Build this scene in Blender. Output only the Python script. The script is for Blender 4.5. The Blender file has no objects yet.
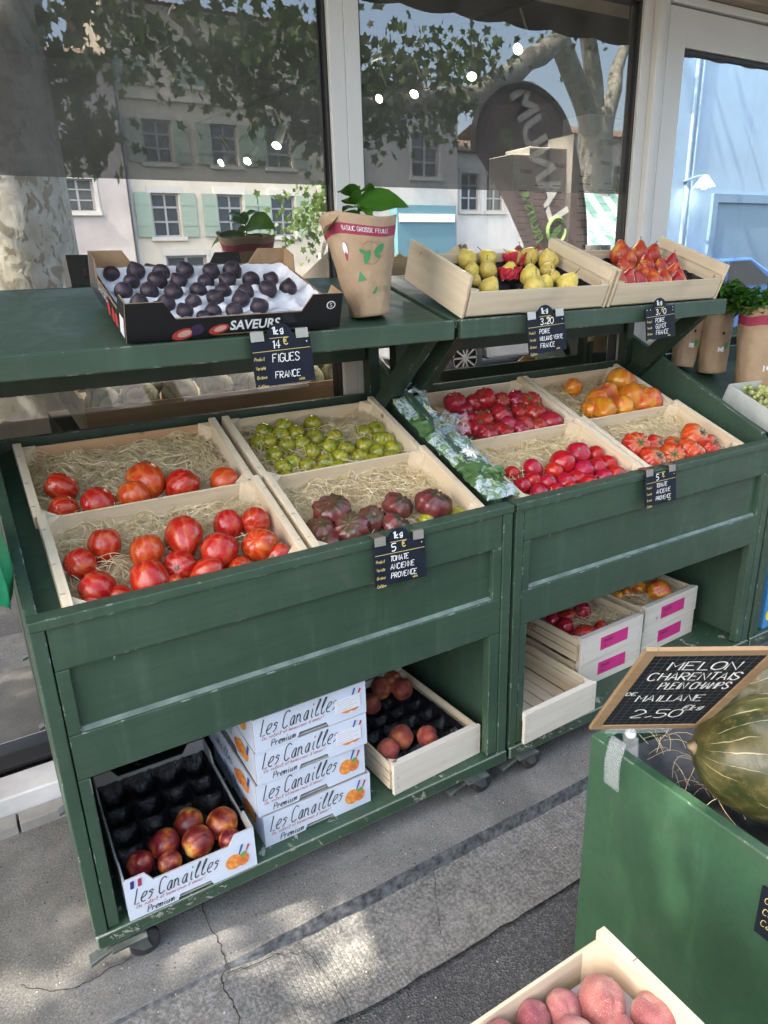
import bpy, bmesh, math, random
from mathutils import Vector, Matrix, noise
R_ = math.radians
rnd = random.Random(7)
scene = bpy.context.scene
col = scene.collection

# ------------------------------------------------------------------ camera
CW, CH, FPX = 768, 1024, 705.74
CAM = Vector((0, 0, 1.45))
RX = Vector((0.8569, -0.5146, -0.0293)); RD = Vector((-0.1936, -0.2687, -0.9436)); RF = Vector((0.4777, 0.8143, -0.3299))
RX.normalize(); RF = (RF - RX * RF.dot(RX)).normalized(); RD = RF.cross(RX)
if RD.z > 0: RD = -RD
cam_data = bpy.data.cameras.new('camera'); cam = bpy.data.objects.new('camera', cam_data); col.objects.link(cam)
m = Matrix.Identity(4)
for i in range(3):
    m[i][0] = RX[i]; m[i][1] = -RD[i]; m[i][2] = -RF[i]; m[i][3] = CAM[i]
cam.matrix_world = m
cam_data.sensor_fit = 'VERTICAL'; cam_data.sensor_height = 36; cam_data.lens = FPX / CH * 36
cam_data.clip_start = 0.02; cam_data.clip_end = 1500
scene.camera = cam

def ray(px, py): return RX * (px - CW / 2) + RD * (py - CH / 2) + RF * FPX
def on_plane(px, py, p0, n):
    d = ray(px, py); t = (Vector(p0) - CAM).dot(n) / d.dot(n)
    return CAM + d * t
def depth(p): return (p - CAM).dot(RF)

# ------------------------------------------------------------------ materials
MATS = {}
def nt(name):
    m = bpy.data.materials.new(name); m.use_nodes = True
    t = m.node_tree; b = t.nodes['Principled BSDF']
    return m, t, b
def N(t, typ, **kw):
    n = t.nodes.new(typ)
    for k, v in kw.items():
        if k in n.inputs: n.inputs[k].default_value = v
        else: setattr(n, k, v)
    return n
def ramp(t, fac, stops, interp='LINEAR'):
    r = t.nodes.new('ShaderNodeValToRGB'); e = r.color_ramp.elements; r.color_ramp.interpolation = interp
    while len(e) < len(stops): e.new(0.5)
    for i, (p, c) in enumerate(stops):
        e[i].position = p; e[i].color = (c[0], c[1], c[2], 1) if not isinstance(c, (int, float)) else (c, c, c, 1)
    t.links.new(fac, r.inputs[0]); return r.outputs[0]
def mixc(t, f, a, b, blend='MIX'):
    x = t.nodes.new('ShaderNodeMix'); x.data_type = 'RGBA'; x.blend_type = blend
    for s, v in ((x.inputs[0], f), (x.inputs[6], a), (x.inputs[7], b)):
        if isinstance(v, (int, float)): s.default_value = v
        elif isinstance(v, (tuple, list)): s.default_value = (v[0], v[1], v[2], 1)
        else: t.links.new(v, s)
    return x.outputs[2]
def mathn(t, op, a, b=0.0, clamp=False):
    x = t.nodes.new('ShaderNodeMath'); x.operation = op; x.use_clamp = clamp
    for s, v in ((x.inputs[0], a), (x.inputs[1], b)):
        if isinstance(v, (int, float)): s.default_value = v
        else: t.links.new(v, s)
    return x.outputs[0]
def coord(t, kind='Object', scale=(1, 1, 1), rot=(0, 0, 0), rand=False):
    c = t.nodes.new('ShaderNodeTexCoord'); mp = t.nodes.new('ShaderNodeMapping')
    mp.inputs['Scale'].default_value = scale; mp.inputs['Rotation'].default_value = rot
    src = c.outputs[kind]
    if rand:
        oi = t.nodes.new('ShaderNodeObjectInfo'); va = t.nodes.new('ShaderNodeVectorMath'); va.operation = 'ADD'
        ml = mathn(t, 'MULTIPLY', oi.outputs['Random'], 37.0)
        cb = t.nodes.new('ShaderNodeCombineXYZ')
        for i in range(3): t.links.new(ml, cb.inputs[i])
        t.links.new(src, va.inputs[0]); t.links.new(cb.outputs[0], va.inputs[1]); src = va.outputs[0]
    t.links.new(src, mp.inputs[0]); return mp.outputs[0]
def noisef(t, vec, scale, detail=3, rough=.55, dist=0):
    n = N(t, 'ShaderNodeTexNoise', Scale=scale, Detail=detail, Roughness=rough, Distortion=dist); t.links.new(vec, n.inputs['Vector']); return n.outputs['Fac']
def bump(t, b, h, strength=.3, dist=.002, prev=None):
    x = N(t, 'ShaderNodeBump', Strength=strength, Distance=dist); t.links.new(h, x.inputs['Height'])
    if prev: t.links.new(prev, x.inputs['Normal'])
    t.links.new(x.outputs[0], b.inputs['Normal']); return x.outputs[0]
def setc(t, b, c):
    if isinstance(c, (tuple, list)): b.inputs['Base Color'].default_value = (*c[:3], 1)
    else: t.links.new(c, b.inputs['Base Color'])
def plain(name, c, rough=.6, metal=0, var=.0, scale=20, bmp=0, emit=None, spec=.5):
    if name in MATS: return MATS[name]
    m, t, b = nt(name); b.inputs['Roughness'].default_value = rough; b.inputs['Metallic'].default_value = metal
    b.inputs['Specular IOR Level'].default_value = spec
    v = coord(t)
    n = noisef(t, v, scale)
    k = var or .08
    setc(t, b, ramp(t, n, [(.3, [x * (1 - k) for x in c]), (.7, [min(1, x * (1 + k)) for x in c])]))
    if bmp: bump(t, b, n, bmp, .001)
    if emit: b.inputs['Emission Color'].default_value = (*c, 1); b.inputs['Emission Strength'].default_value = emit
    MATS[name] = m; return m

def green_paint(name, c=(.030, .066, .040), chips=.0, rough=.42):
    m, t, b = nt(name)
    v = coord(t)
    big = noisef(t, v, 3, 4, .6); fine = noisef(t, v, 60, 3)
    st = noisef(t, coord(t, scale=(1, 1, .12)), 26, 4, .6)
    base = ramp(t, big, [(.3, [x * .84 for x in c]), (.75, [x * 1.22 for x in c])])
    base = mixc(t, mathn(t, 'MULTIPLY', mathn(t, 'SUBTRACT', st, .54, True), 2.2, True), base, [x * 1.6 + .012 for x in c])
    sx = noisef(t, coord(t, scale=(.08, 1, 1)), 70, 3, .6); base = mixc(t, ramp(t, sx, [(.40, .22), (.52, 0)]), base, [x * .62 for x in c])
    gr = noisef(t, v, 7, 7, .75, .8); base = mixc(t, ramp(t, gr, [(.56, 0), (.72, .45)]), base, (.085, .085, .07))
    # dust and scuffs
    sc = noisef(t, coord(t, scale=(1, 1, 5)), 11, 6, .7, 1.2)
    scf = mathn(t, 'MULTIPLY', mathn(t, 'SUBTRACT', sc, .66, True), 3.0, True)
    base = mixc(t, scf, base, (.14, .17, .15))
    # edge wear
    bv = N(t, 'ShaderNodeBevel', Radius=.004); bv.samples = 4
    g = t.nodes.new('ShaderNodeNewGeometry'); dt = t.nodes.new('ShaderNodeVectorMath'); dt.operation = 'DOT_PRODUCT'
    t.links.new(bv.outputs[0], dt.inputs[0]); t.links.new(g.outputs['Normal'], dt.inputs[1])
    e = mathn(t, 'SUBTRACT', 1.0, dt.outputs['Value'])
    ch = noisef(t, v, 26, 6, .72)
    e2 = mathn(t, 'MULTIPLY', mathn(t, 'GREATER_THAN', e, .035), mathn(t, 'GREATER_THAN', ch, .575 - chips * .2))
    base = mixc(t, e2, base, (.40, .42, .38))
    if chips:
        c2 = noisef(t, coord(t, scale=(1, 1, 1.6)), 17, 8, .75, .4)
        base = mixc(t, mathn(t, 'GREATER_THAN', c2, .69 - chips * .1), base, (.34, .33, .28))
    else:
        c2 = noisef(t, v, 34, 5, .6)
        base = mixc(t, mathn(t, 'GREATER_THAN', c2, .765), base, (.28, .32, .28))
    setc(t, b, base)
    rr = ramp(t, gr, [(.3, rough - .10), (.7, rough + .22)]); t.links.new(rr, b.inputs['Roughness'])
    bump(t, b, mathn(t, 'ADD', fine, sx), .22, .0012)
    MATS[name] = m; return m
green = green_paint('cart_green_paint', (.037, .073, .047))
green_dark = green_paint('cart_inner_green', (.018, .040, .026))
green_chip = green_paint('cart_chipped_green', chips=1.0)
green_bin = green_paint('bin_green_paint', (.038, .102, .055), rough=.36)

def wood(name, axis=0, c1=(.68, .54, .36), c2=(.86, .75, .57), knots=True):
    m, t, b = nt(name)
    s = [38, 38, 38]; s[axis] = 1.6
    v = coord(t, scale=s, rand=True)
    g = noisef(t, v, 1.0, 5, .6, .8)
    s2 = [150, 150, 150]; s2[axis] = 3
    f = noisef(t, coord(t, scale=s2, rand=True), 1.0, 3)
    base = ramp(t, g, [(.25, c1), (.5, [(a + b_) / 2 for a, b_ in zip(c1, c2)]), (.72, c2)])
    base = mixc(t, mathn(t, 'MULTIPLY', f, .35), base, [x * .72 for x in c1])
    if knots:
        vo = N(t, 'ShaderNodeTexVoronoi', Scale=9.0); t.links.new(coord(t, scale=(1, 1, 1), rand=True), vo.inputs['Vector'])
        k = ramp(t, vo.outputs['Distance'], [(.06, 1.0), (.11, 0.0)])
        nn = noisef(t, coord(t, rand=True), 7)
        k2 = mathn(t, 'MULTIPLY', k, mathn(t, 'GREATER_THAN', nn, .53))
        base = mixc(t, k2, base, (.20, .11, .055))
    oi = t.nodes.new('ShaderNodeObjectInfo')
    base = mixc(t, mathn(t, 'MULTIPLY', oi.outputs['Random'], .16), base, (.62, .54, .44), 'MULTIPLY')
    bv = coord(t)
    d = noisef(t, bv, 5, 5, .6)
    base = mixc(t, mathn(t, 'MULTIPLY', mathn(t, 'SUBTRACT', d, .55, True), 1.2, True), base, (.30, .26, .20))
    setc(t, b, base); b.inputs['Roughness'].default_value = .72
    bump(t, b, f, .25, .0006)
    MATS[name] = m; return m
wood_x = wood('poplar_grain_along', 0); wood_y = wood('poplar_grain_across', 1)
wood_wx = wood('warm_pine_along', 0, (.50, .30, .16), (.66, .44, .27)); wood_wy = wood('warm_pine_across', 1, (.50, .33, .19), (.68, .50, .33))
wood_pale = wood('pale_poplar', 0, (.66, .61, .52), (.84, .80, .71))
wood_frame = wood('sign_oak', 0, (.30, .19, .10), (.42, .29, .17), False)

def concrete():
    m, t, b = nt('pavement_concrete'); v = coord(t)
    n1 = noisef(t, v, 2.2, 6, .65, .6); n2 = noisef(t, v, 190, 5, .75); n3 = noisef(t, v, 14, 7, .75)
    base = ramp(t, n1, [(.35, (.075, .075, .073)), (.5, (.14, .139, .133)), (.64, (.26, .257, .246))])
    base = mixc(t, ramp(t, n3, [(.42, 0), (.68, .6)]), base, (.105, .105, .10))
    base = mixc(t, ramp(t, n3, [(.35, .55), (.6, .25)]), base, ramp(t, n2, [(.38, (.045, .044, .04)), (.5, (.155, .151, .14)), (.62, (.36, .35, .325))]))
    v2 = N(t, 'ShaderNodeTexVoronoi', Scale=46.0); t.links.new(v, v2.inputs['Vector'])
    sp = ramp(t, v2.outputs['Distance'], [(.10, 1.), (.15, 0.)])
    base = mixc(t, mathn(t, 'MULTIPLY', sp, mathn(t, 'GREATER_THAN', n3, .5)), base, (.055, .055, .05))
    # old stains
    n4 = noisef(t, v, 5.5, 4, .6, 2.)
    base = mixc(t, ramp(t, n4, [(.60, 0), (.74, .5)]), base, (.09, .08, .068))
    setc(t, b, base); b.inputs['Roughness'].default_value = .85
    hh = mathn(t, 'ADD', mathn(t, 'MULTIPLY', n2, .5), n3)
    bump(t, b, hh, .55, .004); return m
def gutter():
    m, t, b = nt('gutter_imprinted_concrete'); v = coord(t)
    n1 = noisef(t, v, 3, 6, .65); n2 = noisef(t, v, 120, 3, .7); n3 = noisef(t, v, 16, 7, .7)
    br = N(t, 'ShaderNodeTexBrick', Scale=1.0); t.links.new(coord(t, scale=(1, 1, 1)), br.inputs['Vector'])
    br.offset = 0; br.inputs['Brick Width'].default_value = .0105; br.inputs['Row Height'].default_value = .0105; br.inputs['Mortar Size'].default_value = .0026; br.inputs['Mortar Smooth'].default_value = .5
    worn = ramp(t, mathn(t, 'ADD', mathn(t, 'MULTIPLY', n1, .6), mathn(t, 'MULTIPLY', n3, .4)), [(.46, 0), (.58, 1)])
    g = mathn(t, 'MULTIPLY', br.outputs['Fac'], worn)
    base = ramp(t, n3, [(.34, (.09, .089, .084)), (.66, (.25, .246, .232))])
    base = mixc(t, mathn(t, 'MULTIPLY', g, .40), base, (.11, .108, .10))
    base = mixc(t, .38, base, ramp(t, n2, [(.40, (.05, .05, .046)), (.5, (.155, .151, .14)), (.62, (.36, .35, .325))]))
    setc(t, b, base); b.inputs['Roughness'].default_value = .85
    hh = mathn(t, 'SUBTRACT', mathn(t, 'ADD', n3, mathn(t, 'MULTIPLY', n2, .4)), mathn(t, 'MULTIPLY', g, .7))
    bump(t, b, hh, .6, .004); return m
def asphalt():
    m, t, b = nt('road_asphalt'); v = coord(t)
    n = noisef(t, v, 5, 5); vo = N(t, 'ShaderNodeTexVoronoi', Scale=210.0); t.links.new(v, vo.inputs['Vector'])
    cc = t.nodes.new('ShaderNodeSeparateColor'); t.links.new(vo.outputs['Color'], cc.inputs[0])
    base = ramp(t, cc.outputs[0], [(0, (.045, .046, .048)), (.6, (.080, .081, .084)), (1, (.15, .15, .15))])
    base = mixc(t, ramp(t, n, [(.5, 0), (.75, .5)]), base, (.045, .045, .047))
    setc(t, b, base); b.inputs['Roughness'].default_value = .8
    bump(t, b, vo.outputs['Distance'], .8, .004); return m
M_conc, M_gut, M_asph = concrete(), gutter(), asphalt()
M_kerb = plain('kerb_dark_stone', (.075, .08, .087), .75, var=.75, scale=60, bmp=.8)
M_crack = plain('crack_dirt', (.03, .027, .022), .95)
M_alu = plain('white_lacquered_frame', (.64, .63, .60), .38, var=.05, scale=2)
M_seal = plain('black_rubber_seal', (.012, .012, .013), .5)
M_black = plain('black_plastic', (.014, .014, .015), .35)
M_marble = plain('white_marble_sill', (.62, .62, .61), .45, var=.25, scale=6)
M_tile = plain('grey_step_tile', (.30, .29, .27), .6, var=.25, scale=9, bmp=.2)
M_metal = plain('brushed_steel', (.55, .55, .55), .3, 1)
M_caster = plain('dull_caster_metal', (.13, .15, .14), .5, .6, var=.4)
M_rubber = plain('caster_rubber', (.03, .03, .032), .6)
M_slate = plain('slate_card', (.010, .014, .024), .6, var=.4, scale=14, spec=.2)
M_chalk = plain('chalk_white', (.85, .86, .84), .8)
M_gold = plain('chalk_gold', (.62, .50, .18), .7)
M_ink = plain('black_ink', (.02, .02, .022), .6)
M_red_ink = plain('red_ink', (.45, .05, .04), .6)
M_pink = plain('magenta_label_paper', (.62, .03, .22), .6)
M_card = plain('white_printed_cardboard', (.60, .66, .76), .55, var=.06, scale=8)
M_card_in = plain('grey_inner_cardboard', (.42, .42, .40), .8)
M_brown = plain('brown_cardboard', (.36, .23, .13), .8, var=.15)
M_kraft_red = plain('maroon_print', (.33, .03, .07), .6)
M_leafink = plain('leaf_green_print', (.05, .25, .10), .6)
M_orange = plain('orange_print', (.80, .28, .06), .6, var=.35, scale=90)
M_blue = plain('blue_print', (.03, .09, .35), .6)
M_paper = plain('white_paper_label', (.74, .76, .80), .6)
M_white_tray = plain('white_pulp_liner', (.70, .72, .76), .75, var=.08, scale=25, bmp=.3)
M_calyx = plain('dry_green_calyx', (.07, .12, .035), .7, var=.4, scale=80)
M_stem = plain('brown_pear_stem', (.06, .035, .018), .7)
M_tissue = plain('red_tissue_paper', (.60, .03, .06), .7, var=.2, scale=40, bmp=.4)
M_greenbag = plain('green_plastic_bag', (.02, .30, .13), .3, var=.2, scale=12, bmp=.3)
M_yellow = plain('yellow_print', (.80, .70, .06), .6)
M_white = plain('white_print', (.82, .84, .85), .6)

def kraft():
    m, t, b = nt('kraft_paper'); v = coord(t); n = noisef(t, v, 9, 5, .6); n2 = noisef(t, v, 35, 5, .6, 1.5)
    setc(t, b, ramp(t, n, [(.3, (.36, .24, .145)), (.7, (.47, .335, .215))])); b.inputs['Roughness'].default_value = .6
    bump(t, b, n2, .7, .004); return m
M_kraft = kraft()

def black_tray():
    m, t, b = nt('thin_black_fruit_tray'); b.inputs['Base Color'].default_value = (.008, .008, .010, 1); b.inputs['Roughness'].default_value = .28
    n = noisef(t, coord(t), 90, 4, .6, 1.0); bump(t, b, n, .9, .004); return m
M_tray = black_tray()

def straw_mat():
    m, t, b = nt('dry_straw'); oi = coord(t)
    n = noisef(t, oi, 60, 2)
    setc(t, b, ramp(t, n, [(.3, (.50, .37, .17)), (.5, (.74, .60, .35)), (.72, (.88, .79, .56))])); b.inputs['Roughness'].default_value = .6
    return m
def straw_bed_mat():
    m, t, b = nt('straw_bed'); v = coord(t)
    n = noisef(t, coord(t, scale=(140, 30, 60)), 1, 5, .7, 2.5); n2 = noisef(t, coord(t, scale=(30, 150, 60)), 1, 5, .7, 2.5)
    x = mathn(t, 'MAXIMUM', n, n2)
    setc(t, b, ramp(t, x, [(.36, (.26, .18, .08)), (.48, (.60, .45, .25)), (.62, (.84, .69, .45))])); b.inputs['Roughness'].default_value = .8
    bump(t, b, x, 1, .006); return m
M_straw, M_bed = straw_mat(), straw_bed_mat()

def fruit_mat(name, stops, scale=30, rough=.22, streak=None, coat=.12, top=None, bloom=None, speck=None, sss=.06, nscale=None, rotz=0, rand_tint=.25):
    """stops over a noise; optional meridian streaks; optional other colour round the stem (top)"""
    m, t, b = nt(name)
    v = coord(t, rand=True); n = noisef(t, v, scale * .10, 4, .55, .3)
    base = ramp(t, n, stops)
    oi = t.nodes.new('ShaderNodeObjectInfo')
    tc = t.nodes.new('ShaderNodeTexCoord'); sp = t.nodes.new('ShaderNodeSeparateXYZ'); t.links.new(tc.outputs['Generated'], sp.inputs[0])
    gx = mathn(t, 'SUBTRACT', sp.outputs[0], .5); gy = mathn(t, 'SUBTRACT', sp.outputs[1], .5)
    if streak:
        cnt, cs, amt = streak
        ang = mathn(t, 'ARCTAN2', gy, gx)
        w = mathn(t, 'SINE', mathn(t, 'ADD', mathn(t, 'MULTIPLY', ang, cnt), mathn(t, 'MULTIPLY', n, 9)))
        w = mathn(t, 'MULTIPLY', mathn(t, 'SUBTRACT', w, .1, True), amt, True)
        base = mixc(t, w, base, cs)
    if top:
        ct, z0, z1 = top
        z = mathn(t, 'ADD', sp.outputs[2], mathn(t, 'MULTIPLY', mathn(t, 'SUBTRACT', n, .5), .5))
        f = ramp(t, z, [(z0, 0.), (z1, 1.)])
        base = mixc(t, f, base, ct)
    if bloom:
        f2 = noisef(t, v, 2.2, 5, .6)
        base = mixc(t, ramp(t, f2, [(.42, 0.), (.7, .55)]), base, bloom)
    if speck:
        f3 = noisef(t, v, 26, 2); base = mixc(t, mathn(t, 'GREATER_THAN', f3, .64), base, speck)
    hs = N(t, 'ShaderNodeHueSaturation'); t.links.new(base, hs.inputs['Color'])
    t.links.new(mathn(t, 'ADD', 1 - rand_tint / 2, mathn(t, 'MULTIPLY', oi.outputs['Random'], rand_tint)), hs.inputs['Value'])
    t.links.new(mathn(t, 'ADD', .493, mathn(t, 'MULTIPLY', oi.outputs['Random'], .018)), hs.inputs['Hue'])
    t.links.new(hs.outputs[0], b.inputs['Base Color'])
    b.inputs['Roughness'].default_value = rough; b.inputs['Coat Weight'].default_value = coat; b.inputs['Coat Roughness'].default_value = .12
    if sss:
        b.inputs['Subsurface Weight'].default_value = sss; b.inputs['Subsurface Radius'].default_value = (.02, .006, .003); b.inputs['Subsurface Scale'].default_value = .3
    bump(t, b, noisef(t, v, 6, 3), .10, .02)
    MATS[name] = m; return m
F_red = fruit_mat('skin_red_tomato', [(.3, (.44, .018, .008)), (.54, (.52, .034, .012)), (.66, (.55, .09, .018)), (.8, (.56, .20, .035))], 16, .2, streak=(9, (.66, .20, .06), .35))
F_zebra = fruit_mat('skin_green_zebra', [(.3, (.20, .23, .018)), (.52, (.34, .32, .03)), (.7, (.52, .36, .03))], 18, .2, streak=(11, (.10, .14, .014), .6))
F_dark = fruit_mat('skin_dark_tomato', [(.3, (.10, .022, .022)), (.55, (.20, .035, .032)), (.75, (.11, .05, .025))], 18, .24, top=((.060, .050, .020), .84, 1.0), bloom=(.16, .08, .07))
F_pink = fruit_mat('skin_raspberry_tomato', [(.3, (.30, .010, .022)), (.6, (.42, .022, .030)), (.8, (.40, .06, .04))], 18, .2, streak=(10, (.28, .012, .018), .4))
F_cherry = fruit_mat('skin_bright_pink_tomato', [(.3, (.36, .006, .018)), (.7, (.50, .014, .032))], 18, .16)
F_orange = fruit_mat('skin_orange_tomato', [(.32, (.66, .30, .02)), (.48, (.68, .20, .02)), (.6, (.62, .11, .03)), (.75, (.55, .05, .04))], 9, .2, streak=(7, (.70, .40, .03), .5))
F_rib = fruit_mat('skin_ribbed_tomato', [(.3, (.50, .022, .012)), (.7, (.62, .07, .02))], 16, .2, streak=(8, (.34, .018, .008), .4), top=((.50, .14, .03), .9, 1.05))
F_fig = fruit_mat('skin_fig', [(.3, (.012, .008, .014)), (.6, (.030, .014, .024)), (.8, (.060, .022, .024))], 20, .5, coat=0, streak=(16, (.08, .05, .08), .35), bloom=(.055, .047, .062), sss=0)
F_pear = fruit_mat('skin_yellow_pear', [(.3, (.60, .42, .07)), (.55, (.72, .54, .13)), (.75, (.42, .36, .07))], 22, .42, coat=.03, speck=(.30, .20, .05))
F_redpear = fruit_mat('skin_red_pear', [(.38, (.34, .015, .018)), (.54, (.48, .045, .022)), (.66, (.62, .22, .04)), (.80, (.70, .42, .07))], 8, .36, coat=.05)
F_peach = fruit_mat('skin_peach', [(.3, (.14, .014, .018)), (.5, (.32, .045, .03)), (.64, (.58, .17, .05)), (.8, (.72, .38, .12))], 8, .6, coat=0, speck=(.42, .14, .08))
F_nect = fruit_mat('skin_nectarine', [(.36, (.12, .010, .016)), (.50, (.25, .022, .020)), (.60, (.50, .12, .03)), (.70, (.68, .38, .10))], 10, .35, coat=.1)
F_pinkpeach = fruit_mat('skin_pink_peach', [(.34, (.26, .055, .065)), (.52, (.37, .12, .115)), (.68, (.50, .27, .20))], 7, .75, coat=0, speck=(.60, .36, .32))
for mm in (F_peach, F_pinkpeach):
    b = mm.node_tree.nodes['Principled BSDF']; b.inputs['Sheen Weight'].default_value = .12; b.inputs['Sheen Roughness'].default_value = .5
F_grape = fruit_mat('skin_green_grape', [(.3, (.30, .33, .07)), (.7, (.46, .46, .14))], 20, .35, coat=.0, bloom=(.5, .5, .35))
F_cant = fruit_mat('skin_pale_melon', [(.3, (.52, .49, .34)), (.7, (.66, .64, .50))], 20, .7, coat=0, streak=(9, (.22, .27, .14), .8), sss=0)
def melon_mat():
    m, t, b = nt('skin_green_melon'); v = coord(t, 'Object'); n = noisef(t, v, 14, 5, .6)
    sp = t.nodes.new('ShaderNodeSeparateXYZ'); t.links.new(v, sp.inputs[0])
    ang = mathn(t, 'ARCTAN2', sp.outputs[2], sp.outputs[1])
    # pale corky lines running stem to tip, broken up and wandering
    w = mathn(t, 'ADD', mathn(t, 'MULTIPLY', ang, 10), mathn(t, 'MULTIPLY', noisef(t, coord(t, scale=(.8, 1, 1)), 11, 3), 5.0))
    s = mathn(t, 'ABSOLUTE', mathn(t, 'SINE', w))
    gate = noisef(t, coord(t, scale=(.4, 2, 2)), 14, 3, .5)
    thr = mathn(t, 'MULTIPLY', mathn(t, 'SUBTRACT', gate, .46, True), .9)
    line = mathn(t, 'LESS_THAN', s, thr)
    base = ramp(t, n, [(.35, (.024, .034, .010)), (.5, (.050, .052, .016)), (.66, (.11, .088, .030))])
    fl = noisef(t, v, 110, 3, .6); base = mixc(t, ramp(t, fl, [(.55, 0), (.7, .6)]), base, (.03, .05, .012))
    fl2 = noisef(t, v, 60, 4, .7); base = mixc(t, ramp(t, fl2, [(.5, 0), (.64, .45)]), base, (.17, .14, .055)); base = mixc(t, mathn(t, 'MULTIPLY', line, .8), base, (.45, .39, .22))
    setc(t, b, base); b.inputs['Roughness'].default_value = .30
    bump(t, b, mathn(t, 'ADD', mathn(t, 'MULTIPLY', line, 1.0), n), .35, .002); return m
F_melon = melon_mat()

def leaf_mat(name, c, trans=.35, rough=.35):
    m, t, b = nt(name); v = coord(t, rand=True); n = noisef(t, v, 8, 3)
    setc(t, b, ramp(t, n, [(.3, [x * .6 for x in c]), (.7, [x * 1.3 for x in c])])); b.inputs['Roughness'].default_value = rough
    tr = t.nodes.new('ShaderNodeBsdfTranslucent'); tr.inputs[0].default_value = (c[0] * 1.8, c[1] * 1.9, c[2], 1)
    mx = t.nodes.new('ShaderNodeMixShader'); mx.inputs[0].default_value = trans
    t.links.new(b.outputs[0], mx.inputs[1]); t.links.new(tr.outputs[0], mx.inputs[2])
    t.links.new(mx.outputs[0], t.nodes['Material Output'].inputs[0]); return m
L_basil = leaf_mat('basil_leaf', (.055, .17, .02), .25, .3); L_tree = leaf_mat('plane_leaf', (.055, .10, .022), .3, .5)
L_salad = leaf_mat('salad_leaf', (.10, .19, .07), .1, .12)

def glass(name, gl, tint, transp=1.0, hz=.05):
    m = bpy.data.materials.new(name); m.use_nodes = True; t = m.node_tree; t.nodes.clear()
    o = t.nodes.new('ShaderNodeOutputMaterial'); g = N(t, 'ShaderNodeBsdfAnisotropic' if False else 'ShaderNodeBsdfGlossy', Roughness=0.0)
    g.inputs['Color'].default_value = (*tint, 1)
    v = coord(t); n = noisef(t, v, 1.3, 1); bp = N(t, 'ShaderNodeBump', Strength=.03, Distance=.004); t.links.new(n, bp.inputs['Height']); t.links.new(bp.outputs[0], g.inputs['Normal'])
    tr = t.nodes.new('ShaderNodeBsdfTransparent'); tr.inputs[0].default_value = (transp, transp, transp, 1)
    mx = t.nodes.new('ShaderNodeMixShader')
    fr = N(t, 'ShaderNodeFresnel', IOR=1.5)
    # thin dust film; its grey diffuse also paints haze over the reflections
    du = noisef(t, v, 5, 6, .7); df = t.nodes.new('ShaderNodeBsdfDiffuse'); df.inputs[0].default_value = (.5, .5, .48, 1)
    f = mathn(t, 'ADD', gl, mathn(t, 'MULTIPLY', fr.outputs[0], .45), True)
    t.links.new(f, mx.inputs[0]); t.links.new(tr.outputs[0], mx.inputs[1]); t.links.new(g.outputs[0], mx.inputs[2])
    m2 = t.nodes.new('ShaderNodeMixShader'); t.links.new(mathn(t, 'MULTIPLY', du, hz), m2.inputs[0]); t.links.new(mx.outputs[0], m2.inputs[1]); t.links.new(df.outputs[0], m2.inputs[2])
    t.links.new(m2.outputs[0], o.inputs[0]); return m
G_low = glass('reflective_window_glass', .62, (1, 1, .99)); G_up = glass('tinted_window_glass', .10, (.97, 1, 1), .8, .24)
G_under = glass('clear_window_glass', .16, (1, 1, 1), 1.0)
G_door = glass('door_glass', .70, (.92, .98, 1.0), .8)
def film():
    m, t, b = nt('clear_film'); b.inputs['Roughness'].default_value = .08
    b.inputs['Base Color'].default_value = (.8, .85, .9, 1); b.inputs['Alpha'].default_value = .28
    n = noisef(t, coord(t), 30, 4, .6, 1.); bump(t, b, n, 1, .01); return m
M_film = glass('clear_film', .10, (1, 1, 1), .95)
M_clip, _t, _b = nt('clear_acrylic'); _b.inputs['Alpha'].default_value = .24; _b.inputs['Roughness'].default_value = .08; _b.inputs['Base Color'].default_value = (.62, .66, .70, 1)

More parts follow.
